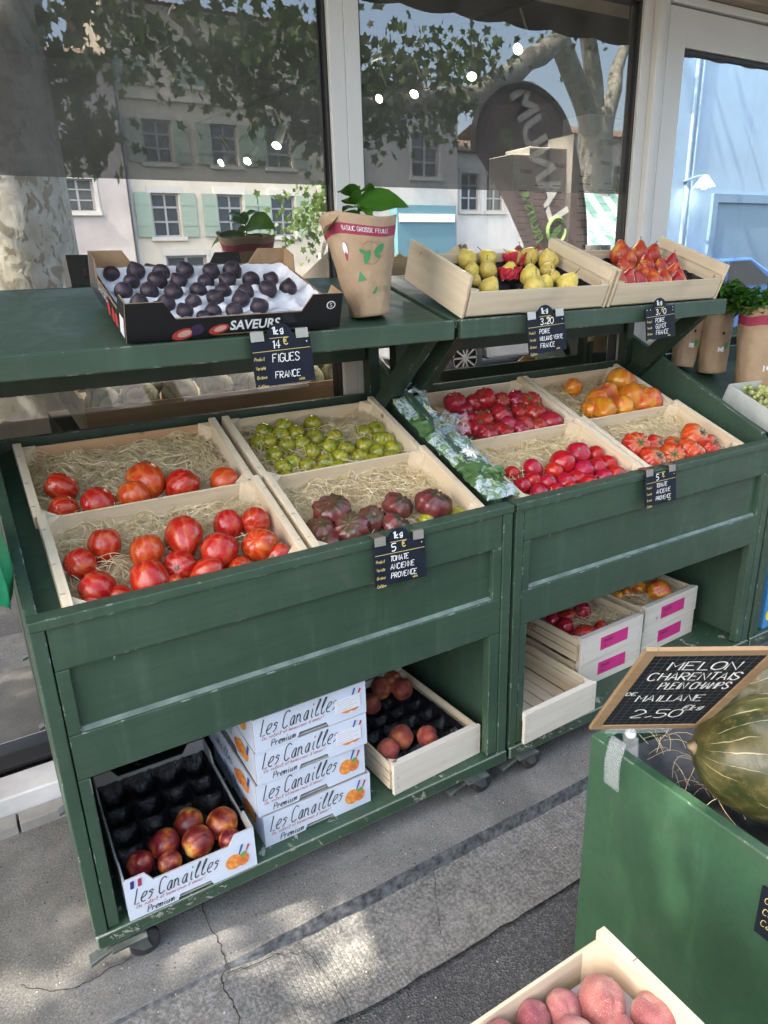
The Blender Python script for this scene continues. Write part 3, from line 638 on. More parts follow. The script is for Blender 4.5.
# ------------------------------------------------------------------ stands
STRAWH = .035
def cart(x0, x1, label):
    Y0, Y1 = 1.30, 1.955; W = x1 - x0; ZB, ZR = .078, .865
    e = empty('fruit_stand', (x0, Y0, 0), label=label, category='fruit stand', group='green painted fruit stands')
    D = Y1 - Y0; sl = math.tan(R_(21.5))
    rail = lambda n, a, b, m=green, bv=.0025: MB().box(a, b, m).build(n, e, bevel=bv)
    # front face parts
    rail('post', (0, 0, ZB), (.026, .045, ZR - .022)); rail('post', (W - .03, 0, ZB), (W, .045, ZR - .022))
    pL, pR = .052, W - .052
    rail('rail', (.0285, .002, .753), (W - .0325, .03, ZR - .022)); rail('rail', (.0285, .002, .505), (W - .0325, .03, .609))
    rail('stile', (.0285, .002, .6095), (.054, .03, .7525)); rail('stile', (W - .060, .002, .6095), (W - .0325, .03, .7525))
    rail('recessed_panel', (.054, .016, .6095), (W - .060, .026, .7525), bv=0)
    MB().prism([(.0155, .6097), (.006, .6097), (.0155, .6165)], .0545, W - .0605, 0, plain('worn_light_moulding', (.12, .165, .14), .5, var=.35, scale=25)).build('moulding', e)
    rail('stile', (.0285, .002, ZB + .041), (.052, .03, .5045)); rail('stile', (W - .066, .002, ZB + .041), (W - .0325, .03, .5045))
    MB().box((-.001, -.004, ZR - .0215), (W + .001, .035, ZR), green).build('rim', e, bevel=.003)
    MB().box((.0, -.006, ZB), (W, D, ZB + .037), green_chip).build('bottom_shelf', e, bevel=.004)
    # sides: trapezoid
    zt = lambda y, up: ZR - .03 + y * sl + up
    rpl = .03
    MB().prism([(.046, ZB + .04), (D, ZB + .04), (D, zt(D, rpl)), (.046, zt(.046, 0) - .0)], 0, .022, 0, green_dark if False else green).build('side_panel', e, bevel=.002)
    up = .085
    MB().prism([(.046, ZB + .04), (D, ZB + .04), (D, zt(D, up)), (.046, zt(.046, .03))], W - .022, W, 0, green).build('side_panel', e, bevel=.002)
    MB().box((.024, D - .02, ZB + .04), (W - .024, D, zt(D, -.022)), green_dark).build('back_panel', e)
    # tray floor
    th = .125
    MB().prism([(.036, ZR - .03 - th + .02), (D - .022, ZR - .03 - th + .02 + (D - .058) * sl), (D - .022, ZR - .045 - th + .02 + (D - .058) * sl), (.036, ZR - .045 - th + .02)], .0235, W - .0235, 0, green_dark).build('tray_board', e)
    # top inclined trim beside the crates (left strip)
    MB().prism([(.037, ZR - .052), (D - .03, ZR - .052 + (D - .067) * sl), (D - .03, ZR - .066 + (D - .067) * sl), (.037, ZR - .066)], .0225, .07, 0, green).build('trim_board', e, bevel=.001)
    for cx, cy in ((.055, .012), (W - .12, .012), (.06, D - .12), (W - .12, D - .12)):
        c = MB(); c.box((cx - .03, cy - .035, ZB - .008), (cx + .045, cy + .035, ZB - .0005), M_caster)
        c.prism([(cx - .014, ZB - .008), (cx + .04, ZB - .008), (cx + .052, ZB - .055), (cx + .032, ZB - .055)], cy - .018, cy - .015, 1, M_caster); c.prism([(cx - .014, ZB - .008), (cx + .04, ZB - .008), (cx + .052, ZB - .055), (cx + .032, ZB - .055)], cy + .015, cy + .018, 1, M_caster)
        c.prism([(cx - .075, ZB - .030), (cx - .015, ZB - .010), (cx - .012, ZB - .018), (cx - .075, ZB - .040)], cy - .014, cy + .014, 1, M_caster)
        co = c.build('caster', e, bevel=.0015)
        wl = MB(); mt = Matrix.Translation((cx + .040, cy, ZB - .045)) @ Matrix.Rotation(R_(90), 4, 'X')
        wl.lathe([(.008, -.012), (.026, -.012), (.033, -.009), (.033, .009), (.026, .012), (.008, .012)], M_rubber, 20); wl.v = [mt @ v for v in wl.v]; wl.build('wheel', co, smooth=True)
    return e
cart(.016, 1.146, 'green fruit stand with the white printed cartons on its lower shelf')
cart(1.158, 2.292, 'green fruit stand with wooden crates on its lower shelf, beside the melon bin')
c3 = cart(2.305, 3.6, 'green stand at the picture edge carrying the potted basil')
for o in list(c3.children):
    if o.name.split('.')[0] in ('trim_board', 'tray_board'): bpy.data.objects.remove(o)
MB().prism([(.036, .80), (.63, 1.015), (.63, 1.0), (.036, .785)], .0235, 1.27, 0, green).build('tray_board', c3)

# upper shelves
SLP = R_(15); LY, LZ = 1.57, 1.305
def shelf(x0, x1, label):
    e = empty('display_shelf', (x0, LY, LZ), label=label, category='shelf', group='sloping upper shelves'); W = x1 - x0
    MB().box((0, -.02, -.047), (W, 0, .003), green).build('front_rail', e, bevel=.003)
    M = Matrix.Rotation(SLP, 4, 'X')
    MB().box((.0, .001, -.022), (W, .455, -.004), green, M).build('shelf_board', e, bevel=.002)
    for x in (.02, W - .055):
        # leaning arm from the lip back down to the stand
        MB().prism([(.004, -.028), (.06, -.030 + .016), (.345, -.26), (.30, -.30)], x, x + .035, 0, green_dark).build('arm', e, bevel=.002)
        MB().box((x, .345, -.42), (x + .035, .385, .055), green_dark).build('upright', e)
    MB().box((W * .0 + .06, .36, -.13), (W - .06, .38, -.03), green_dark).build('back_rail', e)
    return e
shelf(-.9, 1.143, 'long sloping green shelf holding the fig tray and potted basil')
shelf(1.165, 2.29, 'sloping green shelf holding the two pear crates')

# ------------------------------------------------------------------ crates
def crate(name, w, d, h, loc, rot, label, group, endw=.019, warm=False, long_x=True, pink=False, nslat=3, endh=None, side_txt=None):
    """origin at front-left-bottom; thick ends at x=0 and x=w when long_x, else at y=0 and y=d"""
    e = empty(name, loc, rot, label=label, category='crate', group=group)
    endh = endh or h
    if long_x:
        we, wf = wood_y, (wood_wx if warm else wood_x)
        if endh == h:
            MB().box((0, 0, 0), (endw, d, endh), we).build('end_board', e, bevel=.0015); MB().box((w - endw, 0, 0), (w, d, endh), we).build('end_board', e, bevel=.0015)
        else:
          MB().box((0, 0, 0), (endw * .55, d, endh), we).build('end_board', e, bevel=.001); MB().box((w - endw * .55, 0, 0), (w, d, endh), we).build('end_board', e, bevel=.001)
          MB().box((endw * .55 + .0003, .004, endh - .034), (endw, d - .004, endh - .001), we).build('cleat', e, bevel=.001); MB().box((w - endw, .004, endh - .034), (w - endw * .55 - .0003, d - .004, endh - .001), we).build('cleat', e, bevel=.001)
        sb = [((endw + .001, 0, .006), (w - endw - .001, .005, h * .84)), ((endw + .001, d - .005, .006), (w - endw - .001, d, h * .84))]
        for a, b in sb: MB().box(a, b, wf).build('side_board', e, bevel=.0008)
        fl = MB(); n = 6
        for i in range(n): fl.box((endw * .6, .006 + (d - .012) * i / n + .002, 0), (w - endw * .6, .006 + (d - .012) * (i + 1) / n - .002, .004), wf)
        fl.build('floor', e)
        q = .030
        for (cx, sx) in ((endw + .0005, 1), (w - endw - .0005, -1)):
            for (cy, sy) in ((.0055, 1), (d - .0055, -1)):
                MB().prism([(cx, cy), (cx + sx * q, cy), (cx, cy + sy * q)], .005, h * .9, 2, wood_y).build('corner_post', e)
        st = MB()
        for x in (endw * .28, w - endw * .28):
            for y in (d * .12, d * .42, d * .8): st.box((x - .005, y, endh + .0004), (x + .005, y + .0011, endh + .0012), M_metal)
        st.build('staple', e)
    else:
        we, wf = wood_pale, (wood_wy if warm else wood_y)
        for y in (0, d - .010): MB().box((0, y, 0), (w, y + .010, h), we).build('end_board', e, bevel=.001)
        for y in (.0103, d - .0203): MB().box((.005, y, h - .028), (w - .005, y + .010, h - .001), we).build('cleat', e, bevel=.001)
        for x in (0, w - .005):
            sb = MB()
            for k in range(nslat):
                z0 = .006 + k * (h * .9) / nslat; sb.box((x, .021, z0), (x + .005, d - .021, z0 + h * .9 / nslat - .004), wf)
            sbo = sb.build('side_board', e)
        fl = MB(); n = 6
        for i in range(n): fl.box((.006 + (w - .012) * i / n + .002, .011, 0), (.006 + (w - .012) * (i + 1) / n - .002, d - .011, .004), wf)
        fl.build('floor', e)
        q = .026
        for (cx, sx) in ((.0055, 1), (w - .0055, -1)):
            for (cy, sy) in ((.0205, 1), (d - .0205, -1)):
                MB().prism([(cx, cy), (cx + sx * q, cy), (cx, cy + sy * q)], .005, h * .93, 2, wood_y).build('corner_post', e)
        if pink:
            MB().box((w * .30, -.0014, h * .28), (w * .74, -.0002, h * .76), M_pink).build('label_sticker', e)
            mb = MB(); M = XZ(0, -.0016, 0)
            write(mb, 'TOMATES', w * .34, h * .56, .008, M_ink, M, .0012, .1); write(mb, 'CAL 47', w * .34, h * .38, .006, M_ink, M, .001)
            mb.build('label_writing', e)
        st = MB()
        for z in (h * .25, h * .55, h * .82):
            for x in (.012, w - .014): st.box((x, -.0006, z - .004), (x + .0012, .0002, z + .004), M_metal)
        st.build('staple', e)
        if side_txt:
            mb = MB(); M = Matrix(((0, 0, -1, -.0006), (-1, 0, 0, d * .95), (0, 1, 0, 0), (0, 0, 0, 1)))
            write(mb, side_txt, d * .10, h * .40, h * .36, M_red_ink, M, .0028, .25, wd=.6); mb.build('lettering', e)
    return e

def straw_for(e, w, d, z, n, seed, inset=.022, amp=.018, over=.03, bedz=None):
    r = random.Random(seed); M = mat_of(e)
    mb = MB(); bz = z - .010
    mb.grid(26, 16, lambda u, v: M @ Vector((inset + u * (w - 2 * inset), .007 + v * (d - .014), bz + amp * noise.noise(Vector((u * 7 + seed, v * 5, 0))) + .006 * noise.noise(Vector((u * 30, v * 25, seed))))), M_bed)
    for i in range(int(n * 1.5)):
        x = r.uniform(inset, w - inset); y = r.uniform(.012, d - .012); a = r.uniform(0, 2 * math.pi); L = r.uniform(.04, .14); cv = r.uniform(-1, 1) * r.choice((8, 20, 34))
        pts = []; h0 = z + r.uniform(-.006, .010); lift = r.uniform(0, .022)
        for k in range(9):
            s = k / 8 * L; xx = x + math.cos(a + cv * s) * s; yy = y + math.sin(a + cv * s) * s
            xx = min(max(xx, inset * .8), w - inset * .8); yy = min(max(yy, .008), d - .008)
            zz = h0 + lift * math.sin(math.pi * k / 8) + amp * noise.noise(Vector((xx / w * 7 + seed, yy / d * 5, 0)))
            pts.append(M @ Vector((xx, yy, max(zz, .008))))
        mb.tube(pts, r.uniform(.0005, .0011), M_straw, 3, False)
    return tag(mb.build('straw'), 'pale dry straw', None, None, 'stuff')

TS = R_(21.5)
def tray_crate(x, y, z, w, label, d=.295, h=.10, warm=False):
    return crate('wooden_crate', w, d, h, (x, y, z), (TS, 0, 0), label, 'slatted wooden tomato crates', warm=warm)
# top plane passes (1.335,.86); put the bottoms .1 below along the normal
def tp(s, dn): return (1.337 + s * math.cos(TS) + dn * math.sin(TS), .862 + s * math.sin(TS) - dn * math.cos(TS))
cols = [(.082, .505), (.600, .485), (1.205, .482), (1.693, .475)]
CR = {}
names = [('crate of large red tomatoes with straw, at the rim by the stand corner', 'half-empty straw crate with seven large red tomatoes under the shelf'),
         ('crate with a few dark ribbed tomatoes on straw, behind the price card', 'crate of small striped green tomatoes on straw'),
         ('crate of smooth bright pink-red tomatoes at the rim', 'crate full of ribbed raspberry-red tomatoes under the pear shelf'),
         ('crate of small ribbed red tomatoes at the end of the rim', 'crate of yellow and orange heart-shaped tomatoes')]
for i, (x, w_) in enumerate(cols):
    y, z = tp(0, .10); CR['F%d' % (i + 1)] = tray_crate(x, y, z, w_, names[i][0], warm=(i == 9))
    y, z = tp(.300, .112 if i != 9 else .1); CR['R%d' % (i + 1)] = tray_crate(x - (.006 if i == 0 else 0), y, z, w_, names[i][1], warm=(i == 0))
SD = {'F1': (STRAWH, 420), 'R1': (.042, 900), 'F2': (STRAWH, 520), 'R2': (.040, 560), 'F3': (STRAWH, 360), 'R3': (.03, 260), 'F4': (STRAWH, 380), 'R4': (.036, 420)}
for k, (z, n) in SD.items():
    w_ = cols[int(k[1]) - 1][1]
    s_ = straw_for(CR[k], w_, .295, z, n, hash(k[0]) % 1 + int(k[1]) * 3 + (k[0] == 'R')); s_['label'] = 'dry straw lining the ' + {'F1': 'front crate of large red tomatoes', 'R1': 'half-empty crate of large red tomatoes', 'F2': 'crate of dark ribbed tomatoes', 'R2': 'crate of striped green tomatoes', 'F3': 'crate of smooth pink-red tomatoes', 'R3': 'crate of raspberry-red tomatoes', 'F4': 'crate of small ribbed red tomatoes', 'R4': 'crate of orange heart tomatoes'}[k]

# ------------------------------------------------------------------ fruit shapes
def prof_fruit(name, mat, ribs=0, rd=.0, ax=(1, 1, .85), dim=.12, bot=.05, nu=28, nv=18, taper=0, seed=0, pw=1.0, fn=None, lump=.03):
    vs = []; r = random.Random(seed); ph = r.uniform(0, 6); o = Vector((seed * 3.1, 0, 0))
    def pt(th, a):
        st, ct = math.sin(th), math.cos(th)
        rr = 1.0
        if ribs: rr *= 1 - rd * (abs(math.sin(ribs * .5 * a + ph + .4 * math.sin(2 * a))) ** .0 if False else (1 - abs(math.sin(ribs * .5 * a + ph + .5 * math.sin(a))) ** .62)) * min(1, st * 1.3) * (.45 + .55 * (ct > -.2) + .0)
        p = Vector((st * math.cos(a), st * math.sin(a), ct))
        rr *= 1 + lump * noise.noise(p * 1.6 + o)
        z = ct; z -= dim * math.exp(-(th / .42) ** 2); z += bot * math.exp(-((math.pi - th) / .35) ** 2)
        s = 1 - taper * (z * .5 + .5) if taper > 0 else 1 + taper * (.5 - z * .5)
        q = Vector((p.x * rr * s * ax[0], p.y * rr * s * ax[1], z * ax[2] * rr))
        if fn: q = fn(q, th, a)
        return q
    mb = MB(); vs = [pt(0.0001, 0)]
    for j in range(1, nv):
        for i in range(nu): vs.append(pt(math.pi * j / nv, 2 * math.pi * i / nu))
    vs.append(pt(math.pi - .0001, 0))
    fs = [(0, 1 + i, 1 + (i + 1) % nu) for i in range(nu)]
    for j in range(nv - 2):
        for i in range(nu):
            a = 1 + j * nu + i; b2 = 1 + j * nu + (i + 1) % nu; fs.append((a, a + nu, b2 + nu, b2))
    L = len(vs) - 1; q = 1 + (nv - 2) * nu; fs += [(L, q + (i + 1) % nu, q + i) for i in range(nu)]
    me = bpy.data.meshes.new(name); me.from_pydata([tuple(v) for v in vs], [], fs); me.materials.append(mat); me.polygons.foreach_set('use_smooth', [True] * len(fs)); me.update()
    return me
def calyx_mesh(kind):
    mb = MB()
    if kind == 'star':
        for k in range(6):
            a = k * math.pi / 3 + rnd.uniform(-.2, .2); d = Vector((math.cos(a), math.sin(a), 0)); n = Vector((-d.y, d.x, 0)); L = rnd.uniform(.26, .42)
            mb.add([n * .05, n * -.05, d * L * .6 + n * -.05 + Vector((0, 0, .05)), d * L + Vector((0, 0, .0 + rnd.uniform(0, .09))), d * L * .6 + n * .05 + Vector((0, 0, .05))], [(0, 1, 2, 3, 4)], M_calyx)
        mb.tube([(0, 0, -.02), (.02, .01, .12)], [.04, .03], M_calyx, 6)
    elif kind == 'scar':
        pr = [(.001, .012), (.07, .010), (.12, .0), (.135, -.03)]
        mb.lathe(pr, plain('corky_scar', (.20, .17, .07), .8), 10)
    else:
        mb.tube([(0, 0, -.1), (.03, 0, .12), (.10, .02, .34), (.13, .05, .42)], [.05, .035, .035, .055], M_stem, 6)
    me = mb.build('tmpc').data; bpy.data.objects.remove(bpy.data.objects['tmpc']); me.polygons.foreach_set('use_smooth', [True] * len(me.polygons)); return me
CAL = {k: calyx_mesh(k) for k in ('star', 'scar', 'stalk')}
def pear_fn(bend):
    def f(q, th, a):
        z = q.z; t_ = max(0, z); s = 1 - .62 * (t_ ** 1.0) / (1 + .25 * t_) if z > 0 else 1.0
        s = 1 - .50 * (1 / (1 + math.exp(-(z - .62) * 5.5)))
        if z > 0: s *= (1 / max(.22, math.sin(th))) ** .30
        return Vector((q.x * s + bend * max(0, z) ** 2, q.y * s, z * 1.18 if z > 0 else z * .95))
    return f
def fig_fn(q, th, a):
    z = q.z; s = 1 - .55 * (1 / (1 + math.exp(-(z - .70) * 7)))
    return Vector((q.x * s, q.y * s, z * 1.10 if z > 0 else z * .82))
def heart_fn(q, th, a):
    z = q.z; s = 1 - .34 * max(0, -z) ** 1.2
    return Vector((q.x * s, q.y * s, z * (1.15 if z < 0 else .92)))
def peach_fn(q, th, a):
    g = math.exp(-(min(abs(a - math.pi), 9) / .22) ** 2) * max(0, math.sin(th)) ** .5
    return q * (1 - .075 * g)
V = {}
V['big'] = [prof_fruit('tomato_skin', F_red, 5, .06, (1, .92, 1.14 if s % 2 else .96), .14, .03, seed=s, lump=.07, fn=heart_fn if s % 3 == 0 else None) for s in range(6)]
V['zebra'] = [prof_fruit('tomato_skin', F_zebra, 0, 0, (1, 1, .92), .10, .02, seed=s, nu=20, nv=14, lump=.06) for s in range(4)]
V['dark'] = [prof_fruit('tomato_skin', F_dark, 9 + s, .26, (1.08, 1, .76), .20, .05, seed=s, lump=.1) for s in range(4)]
V['pink'] = [prof_fruit('tomato_skin', F_pink, 9 + s, .20, (1.02, 1, .84), .16, .04, seed=s, nu=30, nv=14, lump=.08) for s in range(4)] + [prof_fruit('tomato_skin', F_pink, 0, 0, (1, 1, .9), .1, .02, seed=9, nu=22, nv=14, lump=.06)]
V['cherry'] = [prof_fruit('tomato_skin', F_cherry, 0, 0, (1, 1, 1.0), .1, .02, seed=s, nu=20, nv=14, lump=.07, fn=heart_fn if s % 2 else None) for s in range(4)]
V['orange'] = [prof_fruit('tomato_skin', F_orange, 6, .07, (1, .95, 1.0), .12, .02, seed=s, lump=.1, fn=heart_fn) for s in range(4)]
V['rib'] = [prof_fruit('tomato_skin', F_rib, 11 + s, .17, (1.06, 1, .74), .2, .04, seed=s, lump=.08, nu=36) for s in range(4)]
V['fig'] = [prof_fruit('fig_skin', F_fig, 12, .03, (1, 1, 1), 0, 0, seed=s, nu=20, nv=14, fn=fig_fn, lump=.08) for s in range(3)]
V['pear'] = [prof_fruit('pear_skin', F_pear, 0, 0, (1, 1, 1), .0, .08, seed=s, nu=24, nv=18, fn=pear_fn(.12 * (s - 1)), lump=.07) for s in range(3)]
V['redpear'] = [prof_fruit('pear_skin', F_redpear, 0, 0, (1, 1, 1.16), 0, .08, seed=s + 5, nu=24, nv=18, fn=pear_fn(.08 * (s - 1)), lump=.03) for s in range(3)]
V['peach'] = [prof_fruit('peach_skin', F_peach, 0, 0, (1, 1, .95), .16, .02, seed=s, nu=48, fn=peach_fn, lump=.06) for s in range(3)]
V['nect'] = [prof_fruit('peach_skin', F_nect, 0, 0, (1, 1, .98), .14, .02, seed=s + 3, nu=48, fn=peach_fn, lump=.05) for s in range(3)]
V['pinkpeach'] = [prof_fruit('peach_skin', F_pinkpeach, 0, 0, (.96, .92, 1.12), .16, -.05, seed=s + 6, nu=56, nv=28, fn=peach_fn, lump=.06) for s in range(3)]
V['grape'] = [prof_fruit('grape_skin', F_grape, 0, 0, (1, 1, 1.12), 0, 0, seed=1, nu=12, nv=8)]
V['cant'] = [prof_fruit('melon_skin', F_cant, 9, .05, (1, 1, .95), .06, .04, seed=s, nu=36) for s in range(2)]
ORD = ['leftmost', 'second from left', 'third from left', 'fourth from left', 'fifth from left', 'sixth from left', 'seventh from left', 'eighth from left', 'ninth from left', 'tenth from left']
FRUITS = []
def fruits(px_list, e, floor_z, kind, word, cname, group, cat, up='any', cal=None, seed=1, tilt=70, k=.92, rmax=None, layer=.0, calname='calyx', rowh=1.25, cb=None, sc=1.0):
    """unproject each seen fruit onto its bed; label from its row and place in the row"""
    M = mat_of(e); Mi = M.inverted(); n = (M.to_3x3() @ Vector((0, 0, 1))).normalized(); r = random.Random(seed); got = []
    for it in px_list:
        px, py, rp = it[:3]; rp *= sc; rr = .03
        for _ in range(4):
            p = on_plane(px, py, M @ Vector((0, 0, floor_z + rr * k + (it[3] if len(it) > 3 else layer))), n)
            rr = rp * depth(p) / FPX
            if rmax: rr = min(rr, rmax)
        q = Mi @ p
        if cb: q.x = min(max(q.x, .022 + rr * .9), cb[0] - .022 - rr * .9); q.y = min(max(q.y, .006 + rr * .95), cb[1] - .006 - rr * .9); p = M @ q
        got.append([q, p, rr])
    # rows along the crate depth
    idx = sorted(range(len(got)), key=lambda i: -got[i][0].y); rows = []; mean = sum(g[2] for g in got) / len(got)
    for i in idx:
        if rows and abs(rows[-1][0] - got[i][0].y) < mean * rowh: rows[-1][1].append(i)
        else: rows.append([got[i][0].y, [i]])
    nr = len(rows); lab = {}
    rn = {1: ['only row'], 2: ['back row', 'front row'], 3: ['back row', 'middle row', 'front row'], 4: ['back row', 'second row', 'third row', 'front row']}.get(nr) or ['back row', 'second row', 'third row', 'fourth row', 'fifth row', 'sixth row', 'seventh row', 'eighth row', 'ninth row'][:nr - 1] + ['front row']
    for j, (_, ii) in enumerate(rows):
        ii.sort(key=lambda i: got[i][0].x)
        for q, i in enumerate(ii): lab[i] = '%s %s, %s in the %s of %s' % (word, cat, ORD[min(q, 9)] if not (q == len(ii) - 1 and q > 2) else 'rightmost', rn[j], cname)
    for i, (pl, p, rr) in enumerate(got):
        me = V[kind][r.randrange(len(V[kind]))]
        o = bpy.data.objects.new(cat.replace(' ', '_'), me); col.objects.link(o); o.location = p
        if up == 'any': rot = (R_(r.uniform(-tilt, tilt)), R_(r.uniform(-tilt, tilt)), r.uniform(0, 6.3))
        elif up == 'cam': rot = (R_(r.uniform(10, 60)), R_(r.uniform(-30, 30)), r.uniform(-.6, .6))
        elif up == 'lie': rot = (R_(r.uniform(55, 95)), 0, r.uniform(-.7, .7) + math.pi * (r.random() < .4))
        elif up == 'up': rot = (R_(r.uniform(-22, 22)), R_(r.uniform(-22, 22)), r.uniform(0, 6.3))
        else: rot = up(i, r)
        o.rotation_euler = rot; o.scale = (rr, rr, rr)
        tag(o, lab[i], cat, group)
        if cal:
            c = bpy.data.objects.new(calname, CAL[cal]); col.objects.link(c); c.parent = o
            c.location = (0, 0, {'star': .70, 'scar': .74, 'stalk': 1.28}[cal]) if kind not in ('dark', 'rib', 'pink') else (0, 0, .60)
            if kind == 'zebra': c.location = (0, 0, .81)
            if kind == 'big': c.location = (0, 0, .84)
            if kind in ('cherry', 'orange'): c.location = (0, 0, .84)
            if kind == 'pink': c.location = (0, 0, .68)
        FRUITS.append(o)
    return got
def zc(lst, ox, oy, s): return [(ox + a[0] / s, oy + a[1] / s, a[2] / s) + tuple(a[3:]) for a in lst]
fruits([(61, 488, 15), (64, 510, 15), (99, 506, 17), (135, 499, 17), (146, 481, 19), (185, 491, 18), (227, 485, 15.5)], CR['R1'], .036, 'big', 'large red', 'the half-empty straw crate', 'large red tomatoes', 'tomato', cb=(0.505, .295), cal='scar', seed=3, calname='stem_scar')
fruits([(81, 564, 17), (105, 545, 18), (147, 551, 19), (184, 536, 21), (228, 525, 15), (219, 552, 21), (180, 567, 18), (150, 580, 20), (97, 588, 19), (210, 574, 17), (260, 521, 16), (260, 546, 19), (281, 560, 15), (93, 606, 13), (176, 588, 13), (240, 568, 13), (120, 596, 12)], CR['F1'], .028, 'big', 'large red', 'the front corner crate', 'large red tomatoes', 'tomato', cb=(0.505, .295), cal='scar', seed=11, calname='stem_scar')
fruits(zc([(a, b, 33) for a, b in [(247, 276), (318, 250), (433, 247), (309, 290), (370, 282), (265, 318), (335, 330), (391, 323), (441, 300), (515, 300), (490, 335), (430, 355), (562, 343), (632, 283), (725, 262), (690, 312), (757, 302), (742, 343), (683, 358), (615, 375), (672, 398), (737, 382), (630, 330), (538, 376), (484, 395), (417, 410), (285, 368), (355, 392), (320, 413), (335, 455), (468, 432), (535, 420), (225, 320)]], 200, 360, 3.84), CR['R2'], .030, 'zebra', 'green striped', 'its straw crate', 'striped green tomatoes', 'tomato', cb=(0.485, .295), cal='star', seed=5, k=.9, sc=1.1)
fruits([(332, 511, 17), (320, 530, 14), (351, 529, 16.5), (372, 519, 13.5), (398, 506, 14), (396, 525, 13.5), (434, 504, 16.5), (327, 544, 12)], CR['F2'], .030, 'dark', 'dark ribbed', 'the dark-tomato crate', 'dark ribbed tomatoes', 'tomato', cb=(0.485, .295), up='cam', cal='scar', seed=8, calname='stem_scar', sc=1.16)
fruits([(357, 543, 10), (427, 522, 9.5), (455, 517, 9), (470, 513, 9)], CR['F2'], .028, 'zebra', 'small greenish', 'the dark tomato crate', 'greenish tomatoes against the rim', 'tomato', cb=(0.485, .295), seed=4)
fruits(zc([(77, 138, 24), (118, 140, 20), (142, 130, 25), (180, 135, 20), (213, 133, 22), (262, 135, 24), (180, 165, 25), (220, 160, 20), (255, 160, 24), (105, 172, 20), (140, 178, 22), (195, 190, 21), (230, 190, 22), (290, 183, 24), (130, 195, 22), (170, 200, 20), (205, 220, 21), (240, 212, 22), (280, 207, 21), (165, 222, 24), (302, 162, 20), (333, 197, 22), (310, 215, 16), (98, 155, 18), (100, 195, 18), (320, 180, 18)], 420, 340, 2.207), CR['R3'], .040, 'pink', 'ribbed raspberry-red', 'its crate', 'raspberry-red ribbed tomatoes', 'tomato', up='cam', cb=(0.482, .295), cal='star', seed=21, k=.9, sc=1.1)
fruits(zc([(202, 295, 16), (225, 322, 18), (248, 285, 22), (262, 340, 20), (248, 312, 19), (282, 315, 19), (295, 290, 20), (314, 272, 26), (300, 338, 20), (322, 315, 20), (348, 253, 26), (360, 290, 22), (345, 308, 19), (390, 253, 19), (390, 283, 20), (415, 275, 20), (405, 305, 19), (375, 320, 20), (437, 303, 21), (335, 332, 18)], 420, 340, 2.207), CR['F3'], .030, 'cherry', 'smooth pink-red', 'its crate at the rim', 'smooth pink-red tomatoes', 'tomato', cb=(0.482, .295), cal='scar', seed=31, k=.9, sc=1.12, calname='stem_scar')
fruits(zc([(338, 105, 18), (380, 152, 22), (394, 136, 27), (413, 118, 24), (425, 172, 27), (468, 88, 28), (466, 128, 29), (505, 116, 23), (467, 165, 25), (513, 158, 25), (548, 143, 28), (440, 150, 18)], 420, 340, 2.207), CR['R4'], .030, 'orange', 'orange-yellow', 'its crate', 'orange and yellow heart tomatoes', 'tomato', cb=(0.475, .295), cal='scar', seed=41, k=.9, sc=1.2, calname='stem_scar')
fruits(zc([(477, 235, 28), (518, 235, 23), (520, 270, 28), (560, 235, 21), (562, 262, 26), (607, 215, 28), (607, 252, 28), (640, 232, 21), (647, 250, 22), (668, 258, 14), (590, 268, 20), (545, 278, 18)], 420, 340, 2.207), CR['F4'], .030, 'rib', 'small ribbed red', 'the last rim crate', 'small ribbed red tomatoes', 'tomato', cb=(0.475, .295), up='cam', cal='star', seed=51, k=.9, sc=1.22)

# ------------------------------------------------------------------ upper shelf: fig tray, basil, pears
def shelf_pt(x, s, up=0): return (x, LY + .004 + s * math.cos(SLP) - up * math.sin(SLP), LZ + .002 + s * math.sin(SLP) + up * math.cos(SLP))
def carton_tray(name, w, d, h, loc, rot, outm, inm, label, cat, group=None, corner=.25, hc=1.3, slot=True):
    """open cardboard tray; raised corners; thin folded walls"""
    e = empty(name, loc, rot, label=label, category=cat, group=group); T = .004
    def wall(L, M, nm):
        c = L * corner * .62; H = h * hc
        pts = [(0, 0), (L * .36, 0), (L * .38, h * .16), (L * .62, h * .16), (L * .64, 0), (L, 0), (L, H), (L - c, H), (L - c * 1.35, h), (c * 1.35, h), (c, H), (0, H)] if slot else [(0, 0), (L, 0), (L, H), (L - c, H), (L - c * 1.35, h), (c * 1.35, h), (c, H), (0, H)]
        mb = MB(); n = len(pts)
        o = [M @ Vector((p[0], 0, p[1])) for p in pts]; i_ = [M @ Vector((p[0], T, p[1])) for p in pts]
        mb.add(o, [tuple(range(n))], outm); mb.add(i_, [tuple(range(n))[::-1]], inm)
        mb.add(o + i_, [(k, n + k, n + (k + 1) % n, (k + 1) % n) for k in range(n)], inm)
        return mb.build(nm, e)
    wall(w, Matrix.Identity(4), 'front_wall'); wall(w, Matrix.Translation((w, d, 0)) @ Matrix.Rotation(math.pi, 4, 'Z'), 'back_wall')
    I2 = Matrix.Translation((0, d - T - .0005, 0)) @ Matrix.Rotation(-math.pi / 2, 4, 'Z'); wall(d - 2 * T - .001, I2, 'side_wall')
    wall(d - 2 * T - .001, Matrix.Translation((w, T + .0005, 0)) @ Matrix.Rotation(math.pi / 2, 4, 'Z'), 'side_wall')
    MB().box((T + .001, T + .001, .001), (w - T - .001, d - T - .001, .004), inm).build('bottom', e)
    return e
